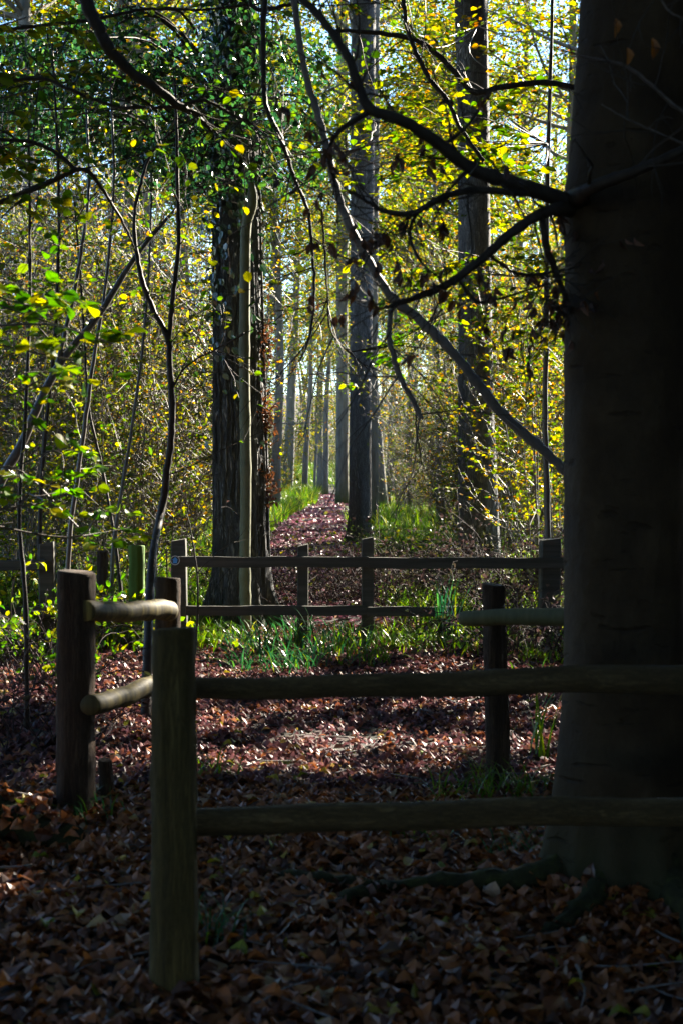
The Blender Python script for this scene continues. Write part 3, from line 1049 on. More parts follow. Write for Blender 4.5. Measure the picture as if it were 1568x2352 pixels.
# mossy fallen bough under the left post
mb = MB()
pts = smooth_path([P(-120, 1850, 5.5), P(20, 1862, 5.6), P(120, 1890, 5.55), P(200, 1925, 5.45), P(270, 1960, 5.3), P(340, 1975, 5.25)], 7)
prf = [1 + .12 * np.sin(3 * np.arange(18) / 18 * 6.283 + i * .9) + rng.normal(0, .05, 18) for i in range(len(pts))]
pts[:, 2] -= .07
mb.tube(pts, np.linspace(.13, .035, len(pts)), 18, True, prf)
lq = MB()
nq = 420
tq = rng.uniform(0, len(pts) - 1.01, nq)
bp = np.array([pts[int(t)] * (1 - t % 1) + pts[int(t) + 1] * (t % 1) for t in tq])
aq = rng.uniform(-1.3, 1.3, nq)
rq = np.interp(tq, [0, len(pts)], [.135, .04])
bp = bp + np.stack([0 * aq, -np.sin(aq) * rq, np.cos(aq) * rq + .004], -1)
kq = rng.uniform(0, 1, nq) < .45
lq.leaves(bp[kq], rng.normal(0, 1, (kq.sum(), 3)) * (1, 1, .3), np.stack([0 * aq, -np.sin(aq), np.cos(aq)], -1)[kq] + rng.normal(0, .25, (kq.sum(), 3)), rng.uniform(.04, .075, kq.sum()), CURL)
ang_ = rng.uniform(R(150), R(330), 700)
rad_ = .30 + np.abs(rng.normal(0, .16, 700))
xq, yq = BX + np.cos(ang_) * rad_, BY + np.sin(ang_) * rad_
lq.leaves(np.stack([xq, yq, gz(xq, yq) + .01 + .10 * np.exp(-(rad_ - .28) / .14) * rng.uniform(.2, 1, 700)], -1), rng.normal(0, 1, (700, 3)) * (1, 1, .4), rng.normal(0, .35, (700, 3)) + (0, 0, 1), rng.uniform(.04, .08, 700), CURL)
stuff(tag(lq.obj('drifted_leaf_litter', M['copper']), 'brown leaves caught on the mossy root and drifted round the beech foot', 'fallen leaves'))
tag(mb.obj('mossy_root', M['moss'], None, True), 'thick moss-covered root sloping down at the foot of the thick post', 'root')


# ------------------------------------------------------------------ big trunks of the wood
def big_trunk(name, label, x, Y, base_r, edges, mat, seed, n=56, ridge=0, ra=.05, lobes=(), top=14, top_r=.16, knots=(), group=None):
    """edges: (picture height, left x, right x) read off at distance Y"""
    rg = np.random.default_rng(seed)
    t = thing(name, label, 'tree', (x, Y, 0), group)
    e = np.array(edges, float)
    z = EYE - (e[:, 0] - 1080) / F * Y
    o_ = np.argsort(z)
    zs = np.concatenate([np.linspace(-.15, 1.2, 30), np.linspace(1.25, z.max(), 110), np.linspace(z.max() + .2, top, 20)])
    l_ = np.interp(zs, z[o_], ((e[:, 1] - 784) / F * Y)[o_])
    r_ = np.interp(zs, z[o_], ((e[:, 2] - 784) / F * Y)[o_])
    rad, c = (r_ - l_) / 2, (r_ + l_) / 2
    hi = zs > z.max()
    rad[hi] = np.interp(zs[hi], [z.max(), top], [rad[~hi][-1], top_r * .6])
    b = MB()
    trunk_mesh(b, zs, c, np.full(len(zs), Y), rad, n, rg, lobes, .01, ridge, ra, knots)
    b.obj('trunk', M[mat], t, True, (x, Y, 0))
    return t, (lambda zz: float(np.interp(zz, zs, c))), (lambda zz: float(np.interp(zz, zs, rad)))


OY = 13.8
ox = float(P(552, 0, OY)[0])
LOB = [(R(195), .24, .3, .36), (R(250), .14, .3, .3), (R(300), .18, .3, .34), (R(345), .24, .3, .36)]
kn = [(R(300 + 40 * math.sin(i * 5)), .6 + i * .42, .035, .07) for i in range(12)] + [(R(215 + 20 * math.sin(i * 3)), .9 + i * .6, .04, .06) for i in range(8)]
oak, ocx, orr = big_trunk('oak_tree', 'dark ivy-clad oak trunk rising behind the two-board fence, left of the path', ox, OY, .26,
                          [(-200, 505, 588), (0, 502, 590), (300, 496, 592), (500, 495, 594), (900, 497, 604), (1200, 499, 610), (1440, 497, 618)],
                          'oakdark', 21, 80, 15, .10, LOB, knots=kn)
RY2 = 18.8
rx = float(P(1095, 0, RY2)[0])
roak, rcx, rrr = big_trunk('oak_tree', 'stout grey oak trunk standing among brambles between the path and the great beech', rx, RY2, .28,
                           [(-200, 1040, 1116), (0, 1042, 1118), (250, 1048, 1122), (500, 1051, 1126), (900, 1052, 1132), (1100, 1053, 1140), (1330, 1052, 1146)],
                           'oak', 22, 64, 17, .06, [(R(190), .1, .4, .3), (R(330), .1, .4, .3)])
CY = 28.8
coak, ccx, ccr = big_trunk('oak_tree', 'straight brown oak trunk beside the path with moss at its foot', float(P(829, 0, CY)[0]), CY, .27,
                           [(-200, 812, 862), (0, 808, 862), (500, 806, 858), (900, 802, 852), (1200, 800, 853), (1250, 797, 856)],
                           'oak', 23, 48, 15, .05, [(R(190), .12, .4, .3), (R(300), .1, .4, .3)], top=18)
CY2 = 36.0
big_trunk('oak_tree', 'blue-grey trunk hidden behind the straight brown oak beside the path', float(P(852, 0, CY2)[0]), CY2, .25,
          [(0, 840, 872), (700, 838, 868), (1150, 834, 868), (1220, 832, 869)], 'farbark', 24, 32, 12, .05, (), top=20)
CY3 = 63.0
big_trunk('oak_tree', 'slimmer oak trunk at the bend of the path with a mossy dark foot', float(P(787, 0, CY3)[0]), CY3, .27,
          [(0, 773, 800), (700, 772, 799), (1100, 772, 800), (1158, 769, 803)], 'farbark', 25, 32, 12, .05, (), top=20)

# ivy and dead ivy stalks on the oak
rg = np.random.default_rng(31)
iv, st = MB(), MB()
n_ = 2600
th = rg.uniform(R(170), R(370), n_)
zz = 1.3 + 5.2 * rg.uniform(0, 1, n_) ** .55
w_ = rg.uniform(0, 1, n_)
prob = np.clip((zz - 1.3) / 3.2, 0, 1) * (.35 + .65 * np.clip(np.sin(th * 5 + zz * 2.1) * .5 + .5, 0, 1)) * (.35 + .65 * (np.cos(th) < .3))
k_ = w_ < prob
th, zz = th[k_], zz[k_]
rr = np.array([orr(z) for z in zz]) + .03 + np.abs(rg.normal(0, .07, len(zz)))
cc_ = np.array([ocx(z) for z in zz])
pos = np.stack([cc_ + np.cos(th) * rr, OY + np.sin(th) * rr, zz], -1)
nrm = np.stack([np.cos(th), np.sin(th), .5 + 0 * th], -1) + rg.normal(0, .35, (len(th), 3))
d = np.stack([-np.sin(th) * .4, np.cos(th) * .4, -1 + 0 * th], -1) + rg.normal(0, .4, (len(th), 3))
iv.leaves(pos, d, nrm, rg.uniform(.05, .10, len(th)), OVAL)
for k in range(22):
    a = rg.uniform(R(180), R(360))
    pts = []
    for z in np.linspace(.05, rg.uniform(2.5, 6.3), 26):
        a += rg.normal(0, .07)
        r_ = orr(z) + .02
        pts.append((ocx(z) + math.cos(a) * r_, OY + math.sin(a) * r_, z))
    st.tube(pts, np.linspace(rg.uniform(.012, .03), .006, 26), 6, False)
for k in range(140):       # short dead ivy twigs sticking out
    z = rg.uniform(.8, 6)
    a = rg.uniform(R(170), R(370))
    r_ = orr(z)
    p = np.array([ocx(z) + math.cos(a) * r_, OY + math.sin(a) * r_, z])
    pts = grow(rg, p, (math.cos(a), math.sin(a), rg.normal(.1, .5)), rg.uniform(.08, .34), 5, .3, .03)
    st.tube(pts, np.linspace(.006, .0025, 6), 4, False)
iv.obj('ivy', M['ivy'], oak, False, (ox, OY, 0))
st.obj('ivy_stalk', M['oakdark'], oak, True, (ox, OY, 0))
bo = MB()
for (zc, n2) in [(2.0, 160), (1.35, 130), (2.75, 120)]:
    pos = rg.normal(0, 1, (n2, 3)) * (.05, .05, .11) + (ocx(zc) + orr(zc) + .03, OY - .05, zc)
    bo.leaves(pos, rg.normal(0, 1, (n2, 3)) + (0.4, 0, -.4), rg.normal(0, 1, (n2, 3)), rg.uniform(.03, .07, n2), ROLLED)
bo.obj('leaves', M['dead'], oak, False, (ox, OY, 0))

# pale sapling in front of the oak, its top snaking up into the shade
SY = 13.1
sp_ = smooth_path([P(565, 1415, SY), P(563, 1300, SY), P(565, 1100, SY), P(562, 850, SY), P(563, 650, SY), P(566, 520, SY), P(580, 468, SY), P(577, 420, SY), P(568, 360, SY), P(574, 290, SY), P(588, 200, SY), P(602, 95, SY), P(600, -40, SY), P(590, -300, SY)], 9)
sp_[0][2] = -.1
sap = thing('ash_sapling', 'pale greenish sapling stem standing close in front of the ivy-clad oak', 'tree', (sp_[0][0], SY, 0))
b = MB()
rr = np.interp(np.linspace(0, 1, len(sp_)), [0, .35, .5, .56, .62, 1], [.052, .048, .045, .022, .018, .012])
ng = np.random.default_rng(5)
kk = [1 + .10 * (ng.uniform() < .12) for _ in rr]
b.tube(sp_, rr * kk, 16)
b.obj('stem', M['ash'], sap, True, (sp_[0][0], SY, 0))
b = MB()
for k in range(26):
    p, dd = at(sp_, rg.uniform(.55, 1))
    pts = grow(rg, p, norm(rg.normal(0, 1, 3) * (1, .6, .5)), rg.uniform(.4, 1.1), 8, .2, .0)
    b.tube(pts, np.linspace(.006, .002, len(pts)), 4, False)
b.obj('sprays', M['darkstem'], sap, True, (sp_[0][0], SY, 0))


# ------------------------------------------------------------------ shrubs, saplings and trees of the wood
def sprig(rg, tw, lf, p, d, L, r0, nl, ls, up=.0, flat=0.6, sub=2, tmpl=OVAL, wander=.14, keep=1.0):
    """a twig with side twigs and leaves held rather flat"""
    pts = grow(rg, p, d, L, 7, wander, up)
    tw.tube(pts, np.linspace(r0, r0 * .35, len(pts)), 4 if r0 > .004 else 3, False)
    P_, D_, N_ = [], [], []

    def lv(q_, k):
        for _ in range(k):
            if rg.uniform() > keep:
                continue
            a, dd = at(q_, rg.uniform(.15, 1))
            s_ = norm(np.cross(dd, (0, 0, 1)) * rg.choice([-1, 1]) + dd * .6 + rg.normal(0, .25, 3))
            s_[2] -= rg.uniform(0, .4)
            P_.append(a)
            D_.append(s_)
            N_.append(np.array([0, 0, 1]) * flat + rg.normal(0, .38, 3))
    lv(pts, nl)
    for _ in range(sub):
        a, dd = at(pts, rg.uniform(.2, .9))
        q_ = grow(rg, a, norm(dd + np.cross(dd, (0, 0, 1)) * rg.choice([-1, 1]) * .9 + rg.normal(0, .25, 3)), L * rg.uniform(.3, .6), 4, wander, up)
        tw.tube(q_, np.linspace(r0 * .6, r0 * .25, len(q_)), 3, False)
        lv(q_, nl)
    if P_:
        lf.leaves(np.array(P_), np.array(D_), np.array(N_), rg.uniform(ls * .65, ls * 1.15, len(P_)), tmpl)


def make_shrub(seed, h, nst, ntw, nl, ls, leafmat_, label, name='hazel_shrub', spread=.30, r0=.013, tmpl=OVAL, keep=.8, group=None, low=.12, mat='stem'):
    rg = np.random.default_rng(seed)
    root = thing(name, label, 'shrub', (0, 0, 0), group)
    s_, tw, lf = MB(), MB(), MB()
    for _ in range(nst):
        a = rg.uniform(0, 6.28)
        o_ = np.array([math.cos(a), math.sin(a), 0]) * rg.uniform(.02, .30)
        o_[2] = -.08
        dd = norm(np.array([math.cos(a) * spread * rg.uniform(.1, 1.3), math.sin(a) * spread * rg.uniform(.1, 1.3), 1]))
        L = h * rg.uniform(.55, 1.05)
        pts = grow(rg, o_, dd, L, 13, .055, .01)
        r_ = r0 * rg.uniform(.5, 1.2)
        s_.tube(pts, np.linspace(r_, r_ * .22, len(pts)), 6, False)
        for _ in range(ntw):
            t = rg.uniform(low, 1)
            p, d = at(pts, t)
            aa = rg.uniform(0, 6.28)
            sprig(rg, tw, lf, p, norm(d * .5 + np.array([math.cos(aa), math.sin(aa), rg.uniform(-.1, .5)])), rg.uniform(.35, 1.1) * (1.15 - .5 * t), .0048, nl, ls, .02, tmpl=tmpl, keep=keep)
    s_.obj('stem', M[mat], root, True)
    tw.obj('sprays', M['twig'], root, True)
    lf.obj('foliage', M[leafmat_], root)
    return root


def make_tree(seed, h, r, crown0, nlimb, leafn, ls, leafmat_, label, bark='farbark', group=None, width=3.4):
    rg = np.random.default_rng(seed)
    root = thing('woodland_tree', label, 'tree', (0, 0, 0), group)
    b, lf = MB(), MB()
    pts = grow(rg, (0, 0, -.2), (0, 0, 1), h, 22, .035, .06)
    b.tube(pts, np.concatenate([[r * 1.35, r * 1.08], np.linspace(r, r * .12, len(pts) - 2)]), 14)
    lb = MB()
    cl = []
    for k in range(nlimb):
        t = rg.uniform(crown0, .98)
        p, d = at(pts, t)
        a = k * 2.4 + rg.normal(0, .4)
        L = width * (1.15 - .75 * (t - crown0) / (1 - crown0)) * rg.uniform(.6, 1.2)
        q_ = grow(rg, p, norm(np.array([math.cos(a), math.sin(a), rg.uniform(.15, .8)])), L, 8, .13, .02)
        lb.tube(q_, np.linspace(r * .28, .012, len(q_)), 5, False)
        for _ in range(5):
            p2, d2 = at(q_, rg.uniform(.25, 1))
            w_ = grow(rg, p2, norm(d2 + rg.normal(0, .7, 3)), L * rg.uniform(.2, .45), 5, .16, .0)
            lb.tube(w_, np.linspace(.018, .005, len(w_)), 3, False)
            for _ in range(3):
                cl.append(at(w_, rg.uniform(.3, 1))[0])
    cl = np.array(cl)
    k = rg.integers(0, len(cl), leafn)
    pos = cl[k] + rg.normal(0, .42, (leafn, 3)) * (1, 1, .6)
    a = rg.uniform(0, 6.28, leafn)
    lf.leaves(pos, np.stack([np.cos(a), np.sin(a), rg.normal(-.25, .35, leafn)], -1), np.stack([rg.normal(0, .5, leafn), rg.normal(0, .5, leafn), np.ones(leafn)], -1), rg.uniform(ls * .7, ls * 1.2, leafn), OVAL)
    b.obj('trunk', M[bark], root, True)
    lb.obj('limb', M[bark], root, True)
    lf.obj('crown', M[leafmat_], root)
    return root


LS = 'many-stemmed yellow-green hazel shrub in the thicket left of the path'
LR = 'many-stemmed yellow-green hazel shrub in the thicket right of the path'
LB = 'small sunlit shrub deep in the wood where the path bends away'
GS, GR, GB = 'hazel shrubs left of the path', 'hazel shrubs right of the path', 'sunlit shrubs deep in the wood'
protos = [make_shrub(101 + k, h, ns, nt, nl, ls, lm_, LS, group=GS, spread=sp2, keep=kp, r0=r_)
          for k, (h, ns, nt, nl, ls, lm_, sp2, kp, r_) in enumerate([
              (5.6, 13, 17, 11, .053, 'autumn', .30, .85, .011), (4.6, 15, 15, 11, .051, 'mixed', .42, .8, .010), (6.4, 11, 20, 11, .054, 'mixed', .22, .75, .012),
              (3.4, 14, 14, 12, .049, 'autumn', .5, .8, .009), (5.2, 18, 14, 9, .051, 'mixed', .28, .6, .010),
              (5.0, 24, 24, 5, .049, 'autumn', .34, .45, .008), (6.0, 22, 26, 5, .049, 'autumn', .24, .5, .009), (5.5, 40, 10, 4, .048, 'mixed', .20, .55, .0075)])]
rg = np.random.default_rng(77)
spots = []
tries = 0
while len(spots) < 185 and tries < 40000:
    tries += 1
    Y_ = 15.5 + 66 * rg.uniform() ** 1.25
    x = rg.uniform(-1, 1) * (.26 * Y_ + 1.8)
    dx = x - pathx(Y_)
    if -2.1 - .012 * Y_ < dx < 1.9 + .02 * Y_:
        continue
    if dx > 0 and Y_ < 22 and x < 1.0:
        continue
    if (Y_ < 36 and .022 < x / Y_ < .085) or (Y_ < 20 and abs(x / Y_ - .095) < .04) or (Y_ < 30 and x / Y_ > .155):
        continue
    if any((x - a) ** 2 + (Y_ - c) ** 2 < (.75 + .008 * Y_) ** 2 for a, c in spots):
        continue
    spots.append((x, Y_))
for x, y in [(-3.2, 13.6), (-2.4, 14.4), (-4.0, 12.8), (-1.9, 15.6), (-3.0, 62), (-3.6, 71), (-3.3, 82), (-4.6, 90), (-3.9, 99), (-.2, 106), (.9, 99), (-1.4, 123), (2.2, 129), (-3.0, 125), (-.5, 127), (1.2, 124), (-2.2, 128), (-5.6, 122), (3.2, 118), (-1.2, 132), (.3, 136), (-3.8, 131), (2.4, 17.0)]:
    spots.append((x, y))
extra = []
for _ in range(900):
    Y_ = rg.uniform(13.2, 34)
    x = rg.uniform(-1, 1) * (.25 * Y_ + .6)
    if abs(x - pathx(Y_)) < 2.0 or (.022 < x / Y_ < .085) or (Y_ < 20 and abs(x / Y_ - .095) < .04) or x / Y_ > .155 or (x > 0 and Y_ < 19) or abs(x / Y_ + .071) < .028 and Y_ < 15:
        continue
    if all((x - a) ** 2 + (Y_ - c) ** 2 > 1.0 for a, c in extra) and len(extra) < 30:
        extra.append((x, Y_))
n_main = len(spots)
spots += extra
used = set()
for i, (x, y) in enumerate(spots):
    k = int(rg.integers(0, 8)) if y > 15.5 else [5, 3, 7, 4, 4, 6, 2][i % 7]
    if i >= n_main:
        k = [5, 6, 7, 7][i % 4]
    lab, gr = (LB, GB) if y > 58 else ((LS, GS) if x < pathx(y) else (LR, GR))
    z, sc2, rz = float(gz(x, y)), rg.uniform(.8, 1.25), rg.uniform(0, 6.28)
    if k not in used:
        used.add(k)
        o_ = protos[k]
        o_.location, o_.rotation_euler, o_.scale = (x, y, z), (0, 0, rz), (sc2,) * 3
        o_['label'], o_['group'] = lab, gr
    else:
        dup(protos[k], (x, y, z), rz, sc2, lab, gr)

TL = 'slender woodland tree with a yellowing crown in the wood left of the path'
TR = 'slender woodland tree with a yellowing crown in the wood right of the path'
GTL, GTR = 'woodland trees left of the path', 'woodland trees right of the path'
tp = [make_tree(201 + k, h, r_, c0, nl, ln, ls, lm_, TL, group=GTL, width=w_) for k, (h, r_, c0, nl, ln, ls, lm_, w_) in enumerate([
    (17, .15, .30, 40, 11000, .098, 'autumn', 3.0), (21, .20, .35, 44, 12000, .105, 'mixed', 3.6), (14, .10, .22, 36, 9500, .094, 'autumn', 2.5), (24, .24, .40, 42, 12000, .112, 'autumn', 4.0)])]
tspots = []
for px2, Y_, k in [(20, 24, 0), (358, 27, 1), (100, 33, 2), (700, 75, 0), (722, 90, 2), (746, 84, 1), (660, 70, 3), (935, 46, 0), (890, 58, 2), (1240, 40, 1),
                   (1180, 52, 3), (985, 66, 1), (640, 52, 2), (450, 42, 1), (270, 48, 3), (180, 40, 0), (1010, 38, 2), (1300, 60, 0), (1350, 36, 3), (30, 60, 1),
                   (410, 64, 0), (230, 74, 2), (520, 80, 3), (590, 62, 1), (830, 88, 0), (900, 82, 3), (1080, 78, 2), (1150, 90, 0), (1420, 74, 1), (1500, 50, 2),
                   (-60, 38, 3), (120, 86, 0), (330, 92, 1), (1240, 84, 3), (960, 95, 1), (790, 96, 2), (470, 94, 2), (60, 45, 2), (300, 36, 2), (1120, 33, 2), (400, 34, 1), (628, 44, 0), (845, 62, 3), (875, 48, 1), (735, 98, 3), (815, 102, 0), (850, 108, 1), (915, 70, 0), (1000, 52, 1), (1140, 62, 1), (940, 100, 3), (540, 100, 1)]:
    tspots.append(((px2 - 784) / F * Y_, Y_, k))
used = set()
for (x, y, k) in tspots:
    z, sc2, rz = float(gz(x, y)), rg.uniform(.88, 1.15), rg.uniform(0, 6.28)
    lab, gr = (TL, GTL) if x < pathx(y) else (TR, GTR)
    if k not in used:
        used.add(k)
        o_ = tp[k]
        o_.location, o_.rotation_euler, o_.scale = (x, y, z), (0, 0, rz), (sc2,) * 3
        o_['label'], o_['group'] = lab, gr
    else:
        dup(tp[k], (x, y, z), rz, sc2, lab, gr)

# the far wood that closes the view
rg = np.random.default_rng(404)
fb, fl = MB(), MB()
for k in range(420):
    y = rg.uniform(96, 165)
    x = rg.uniform(-1, 1) * (.27 * y + 9)
    if y < 124 and abs(x + 1.5) < 7:
        continue
    h = rg.uniform(9, 24)
    pts = grow(rg, (x, y, float(gz(x, y)) - .2), (0, 0, 1), h, 9, .05, .06)
    fb.tube(pts, np.linspace(rg.uniform(.06, .26), .03, len(pts)), 6, False)
    for _ in range(7):
        p, d = at(pts, rg.uniform(.25, 1))
        q_ = grow(rg, p, norm(rg.normal(0, 1, 3) + (0, 0, .8)), rg.uniform(1, 4), 5, .15)
        fb.tube(q_, np.linspace(.05, .015, len(q_)), 3, False)
n_ = 230000
y = rg.uniform(94, 168, n_)
x = rg.uniform(-1, 1, n_) * (.27 * y + 9)
z = gz(x, y) + 20 * rg.uniform(0, 1, n_) ** 1.5
cl = np.sin(x * .8 + 3 * np.sin(y * .31)) * np.sin(z * .9 + x * .5) + rg.normal(0, .5, n_)
k_ = (cl > -.2) & ((np.abs(x + 1.5) > 7) | (y > 124) | (z > 9))
x, y, z = x[k_], y[k_], z[k_]
a = rg.uniform(0, 6.28, len(x))
fl.leaves(np.stack([x, y, z], -1), np.stack([np.cos(a), np.sin(a), rg.normal(-.2, .3, len(x))], -1), rg.normal(0, .6, (len(x), 3)) + (0, 0, .8), rg.uniform(.18, .36, len(x)), RHOMB)
stuff(tag(fb.obj('distant_woodland', M['farbark'], None, True), 'far trunks and bare branches of the wood closing the view', 'woodland'))
stuff(tag(fl.obj('distant_foliage', M['autumn']), 'far yellow-green foliage of the wood closing the view', 'woodland'))


# ------------------------------------------------------------------ dark evergreen by the oak
def crown_of(rg, lf, tw, spots, n_each, rad, ls, tmpl, flat=.4):
    for (p, rr) in spots:
        p = np.array(p)
        for _ in range(8):
            dd = norm(rg.normal(0, 1, 3) + (0, 0, .1))
            q_ = grow(rg, p - dd * rr * .2, dd, rr * rg.uniform(.6, 1.1), 5, .18)
            tw.tube(q_, np.linspace(.006, .002, len(q_)), 3, False)
        m_ = int(n_each * rr * rr)
        pos = p + norm(rg.normal(0, 1, (m_, 3))) * (rg.uniform(.1, 1, (m_, 1)) ** .5) * rr * np.array([1.15, 1, .75])
        lf.leaves(pos, rg.normal(0, 1, (m_, 3)), rg.normal(0, .6, (m_, 3)) + (0, 0, flat), rg.uniform(ls * .7, ls * 1.2, m_), tmpl)


rg = np.random.default_rng(55)
hx, hy = float(P(532, 0, 14.9)[0]), 14.9
hol = thing('holly_tree', 'dark glossy evergreen spreading across the upper left around the ivy-clad oak', 'tree', (hx, hy, 0))
b = MB()
pts = smooth_path([(hx, hy, -.1), P(532, 700, 14.9), P(531, 250, 14.9), P(530, 0, 14.9), P(528, -300, 14.9)], 8)
b.tube(pts, np.linspace(.055, .03, len(pts)), 10)
b.obj('trunk', M['ash'], hol, True, (hx, hy, 0))
lf, tw = MB(), MB()
sp2 = []
for _ in range(118):
    px2 = rg.uniform(-40, 740)
    top_ = 60 + 60 * math.sin(px2 * .02)
    bot = np.interp(px2, [-40, 100, 250, 420, 560, 700, 760], [330, 340, 380, 430, 470, 430, 330])
    py2 = rg.uniform(top_, bot)
    Y_ = rg.uniform(12.2, 15.6)
    sp2.append((P(px2, py2, Y_), rg.uniform(.16, .42)))
crown_of(rg, lf, tw, sp2, 820, 1, .066, OVAL)
for p, rr in sp2[::2]:
    q_ = smooth_path([np.array([hx, hy, min(p[2], 6.2) - .6]), (p + np.array([hx, hy, p[2]])) / 2 + (0, 0, .2), p], 5)
    tw.tube(q_, np.linspace(.022, .006, len(q_)), 5, False)
tw.obj('limb', M['darkstem'], hol, True, (hx, hy, 0))
lf.obj('crown', M['holly'], hol, False, (hx, hy, 0))


# ------------------------------------------------------------------ crooked stems and hanging boughs nearer by
def stem_thing(name, label, cat, paths, mat, seed, twigs=8, leaves=0, ls=.06, leafm='mixed', group=None, tl=(.25, .8), trange=(.3, 1), n=9, amp=.0018, keep=1.0, part='stem'):
    rg = np.random.default_rng(seed)
    base = np.array(paths[0][0][0], float)
    lz = (base[0], base[1], 0)
    t = thing(name, label, cat, lz, group)
    tw, lf = MB(), MB()
    for pi, (pts, rad) in enumerate(paths):
        o_, sp = part_tube(part if pi == 0 else 'branch', pts, rad, M[mat], t, n, 7, seed + pi, amp, lz)
        for _ in range(twigs):
            p, d = at(sp, rg.uniform(*trange) if pi == 0 else rg.uniform(.1, 1))
            sprig(rg, tw, lf, p, norm(d * .7 + rg.normal(0, .7, 3) * (1, .6, .7)), rg.uniform(*tl), .0042, leaves, ls, .0, sub=2, keep=keep)
    if tw.n:
        tw.obj('sprays', M['darkstem' if mat == 'darkstem' else 'twig'], t, True, lz)
    if lf.n:
        lf.obj('foliage', M[leafm], t, False, lz)
    return t


def gp(px2, Y_):
    x = (px2 - 784) / F * Y_
    return np.array([x, Y_, float(gz(x, Y_)) - .05])


Ya = 9.6
stem_thing('hazel_sapling', 'dark crooked young stem forking at mid height in front of the left thicket', 'tree',
           [([gp(334, 8.4), P(340, 1500, 8.6), P(346, 1350, 9.0), P(352, 1270, 9.2), P(370, 1180, Ya), P(385, 1080, Ya), P(396, 960, Ya), P(391, 850, Ya), P(385, 775, Ya), P(345, 695, Ya), P(318, 605, Ya), P(309, 500, Ya), P(325, 420, Ya), P(350, 350, Ya), P(400, 300, Ya), P(470, 260, Ya)],
             [.032, .03, .028, .026, .026, .025, .024, .022, .02, .018, .016, .013, .011, .008, .006, .004]),
            ([P(387, 790, Ya), P(398, 680, Ya), P(411, 560, Ya), P(409, 450, Ya), P(407, 330, Ya), P(402, 180, Ya)], [.018, .017, .015, .013, .012, .008]),
            ([P(393, 900, Ya), P(430, 840, Ya), P(500, 800, Ya - .1), P(560, 765, Ya - .2)], [.008, .007, .005, .003])],
           'darkstem', 301, 9, 1, .06, 'mixed')
stem_thing('hazel_sapling', 'grey stem slanting up to the right across the left thicket', 'tree',
           [([gp(-60, 10.2), P(-20, 1180, 10.2), P(55, 1010, 10.3), P(130, 850, 10.4), P(230, 720, 10.6), P(312, 590, 10.8), P(405, 478, 11)], [.04, .036, .034, .03, .026, .02, .012]),
            ([P(130, 850, 10.4), P(165, 700, 10.5), P(190, 560, 10.5), P(205, 420, 10.6), P(200, 250, 10.7)], [.018, .016, .014, .012, .008])],
           'stem', 302, 10, 2, .06, 'mixed')
for (pth, r_, lab, s) in [
    ([(62, 1640, 8), (60, 1400, 8), (45, 1180, 8.1), (62, 900, 8.2), (70, 640, 8.3), (66, 300, 8.4)], .016, 'thin dark upright stem rising beside the mossy root at the edge of the wood', 1),
    ([(150, 1440, 11), (160, 1250, 11), (185, 1050, 11.1), (215, 830, 11.2), (245, 640, 11.3), (262, 420, 11.4), (255, 200, 11.5)], .022, 'thin stem leaning gently right behind the thick brown fence post', 2),
    ([(255, 1440, 12.6), (262, 1250, 12.6), (300, 1010, 12.8), (330, 780, 13), (345, 560, 13.2), (350, 300, 13.4)], .02, 'thin leaning stem rising behind the slim grey post', 3),
    ([(285, 1440, 12.9), (270, 1280, 12.9), (240, 1100, 13), (205, 930, 13), (190, 700, 13.2), (170, 450, 13.4)], .018, 'thin stem leaning left between the slim grey post and the green post', 4),
    ([(100, 1440, 11.9), (92, 1200, 11.9), (110, 950, 12), (130, 720, 12), (135, 420, 12.1), (120, 100, 12.3)], .022, 'thin stem rising straight behind the square fence post among the saplings', 5),
    ([(448, 1470, 11.6), (455, 1350, 11.6), (440, 1230, 11.6), (430, 1180, 11.6)], .010, 'thin bare shoot standing just right of the waymarked fence post', 6),
    ([(1256, 1420, 13), (1256, 1200, 13), (1250, 950, 13), (1254, 700, 13.1), (1256, 420, 13.2), (1262, 200, 13.3), (1270, -60, 13.4)], .034, 'slim upright trunk with leafy sprays just left of the great beech', 7)]:
    pts = [gp(pth[0][0], pth[0][2])] + [P(*a) for a in pth[1:]]
    stem_thing('hazel_sapling' if s < 7 else 'young_tree', lab, 'tree', [(pts, list(np.linspace(r_, r_ * .45, len(pts))))], 'stem' if s in (2, 3, 7) else 'darkstem', 310 + s, 12 if s != 6 else 3, 2 if s != 6 else 0, .06, 'mixed')

# boughs that hang in from above
stem_thing('overhanging_bough', 'thick black crooked bough hanging down across the upper left', 'branch',
           [([P(90, -420, 6.6), P(150, -200, 6.7), P(195, -10, 6.8), P(225, 60, 6.8), P(248, 108, 6.8), P(298, 162, 6.85), P(372, 212, 6.9), P(415, 245, 6.95), P(448, 262, 7.0), P(485, 300, 7.05)],
             [.045, .04, .034, .030, .028, .025, .022, .019, .014, .008]),
            ([P(415, 245, 6.95), P(330, 247, 6.95), P(270, 245, 6.95), P(215, 228, 6.95), P(160, 205, 6.95), P(95, 180, 7.0), P(-20, 192, 7)], [.009, .008, .008, .008, .008, .009, .009]),
            ([P(418, 245, 6.95), P(470, 230, 6.95), P(530, 262, 7.0), P(580, 285, 7.0), P(640, 330, 7.1)], [.010, .009, .007, .006, .003])],
           'darkstem', 330, 10, 1, .06, 'mixed', part='bough')
stem_thing('overhanging_bough', 'thin black bough bending up across the left from the picture edge to the evergreen', 'branch',
           [([P(-60, 480, 7.4), P(0, 465, 7.4), P(60, 440, 7.4), P(130, 412, 7.4), P(175, 390, 7.4), P(205, 395, 7.4), P(240, 440, 7.5), P(285, 515, 7.6), P(312, 575, 7.7)], [.016, .016, .015, .014, .013, .012, .010, .007, .004]),
            ([P(175, 390, 7.4), P(120, 345, 7.4), P(60, 325, 7.4), P(-30, 318, 7.4)], [.011, .011, .010, .009])],
           'darkstem', 331, 7, 2, .07, 'green', part='bough')
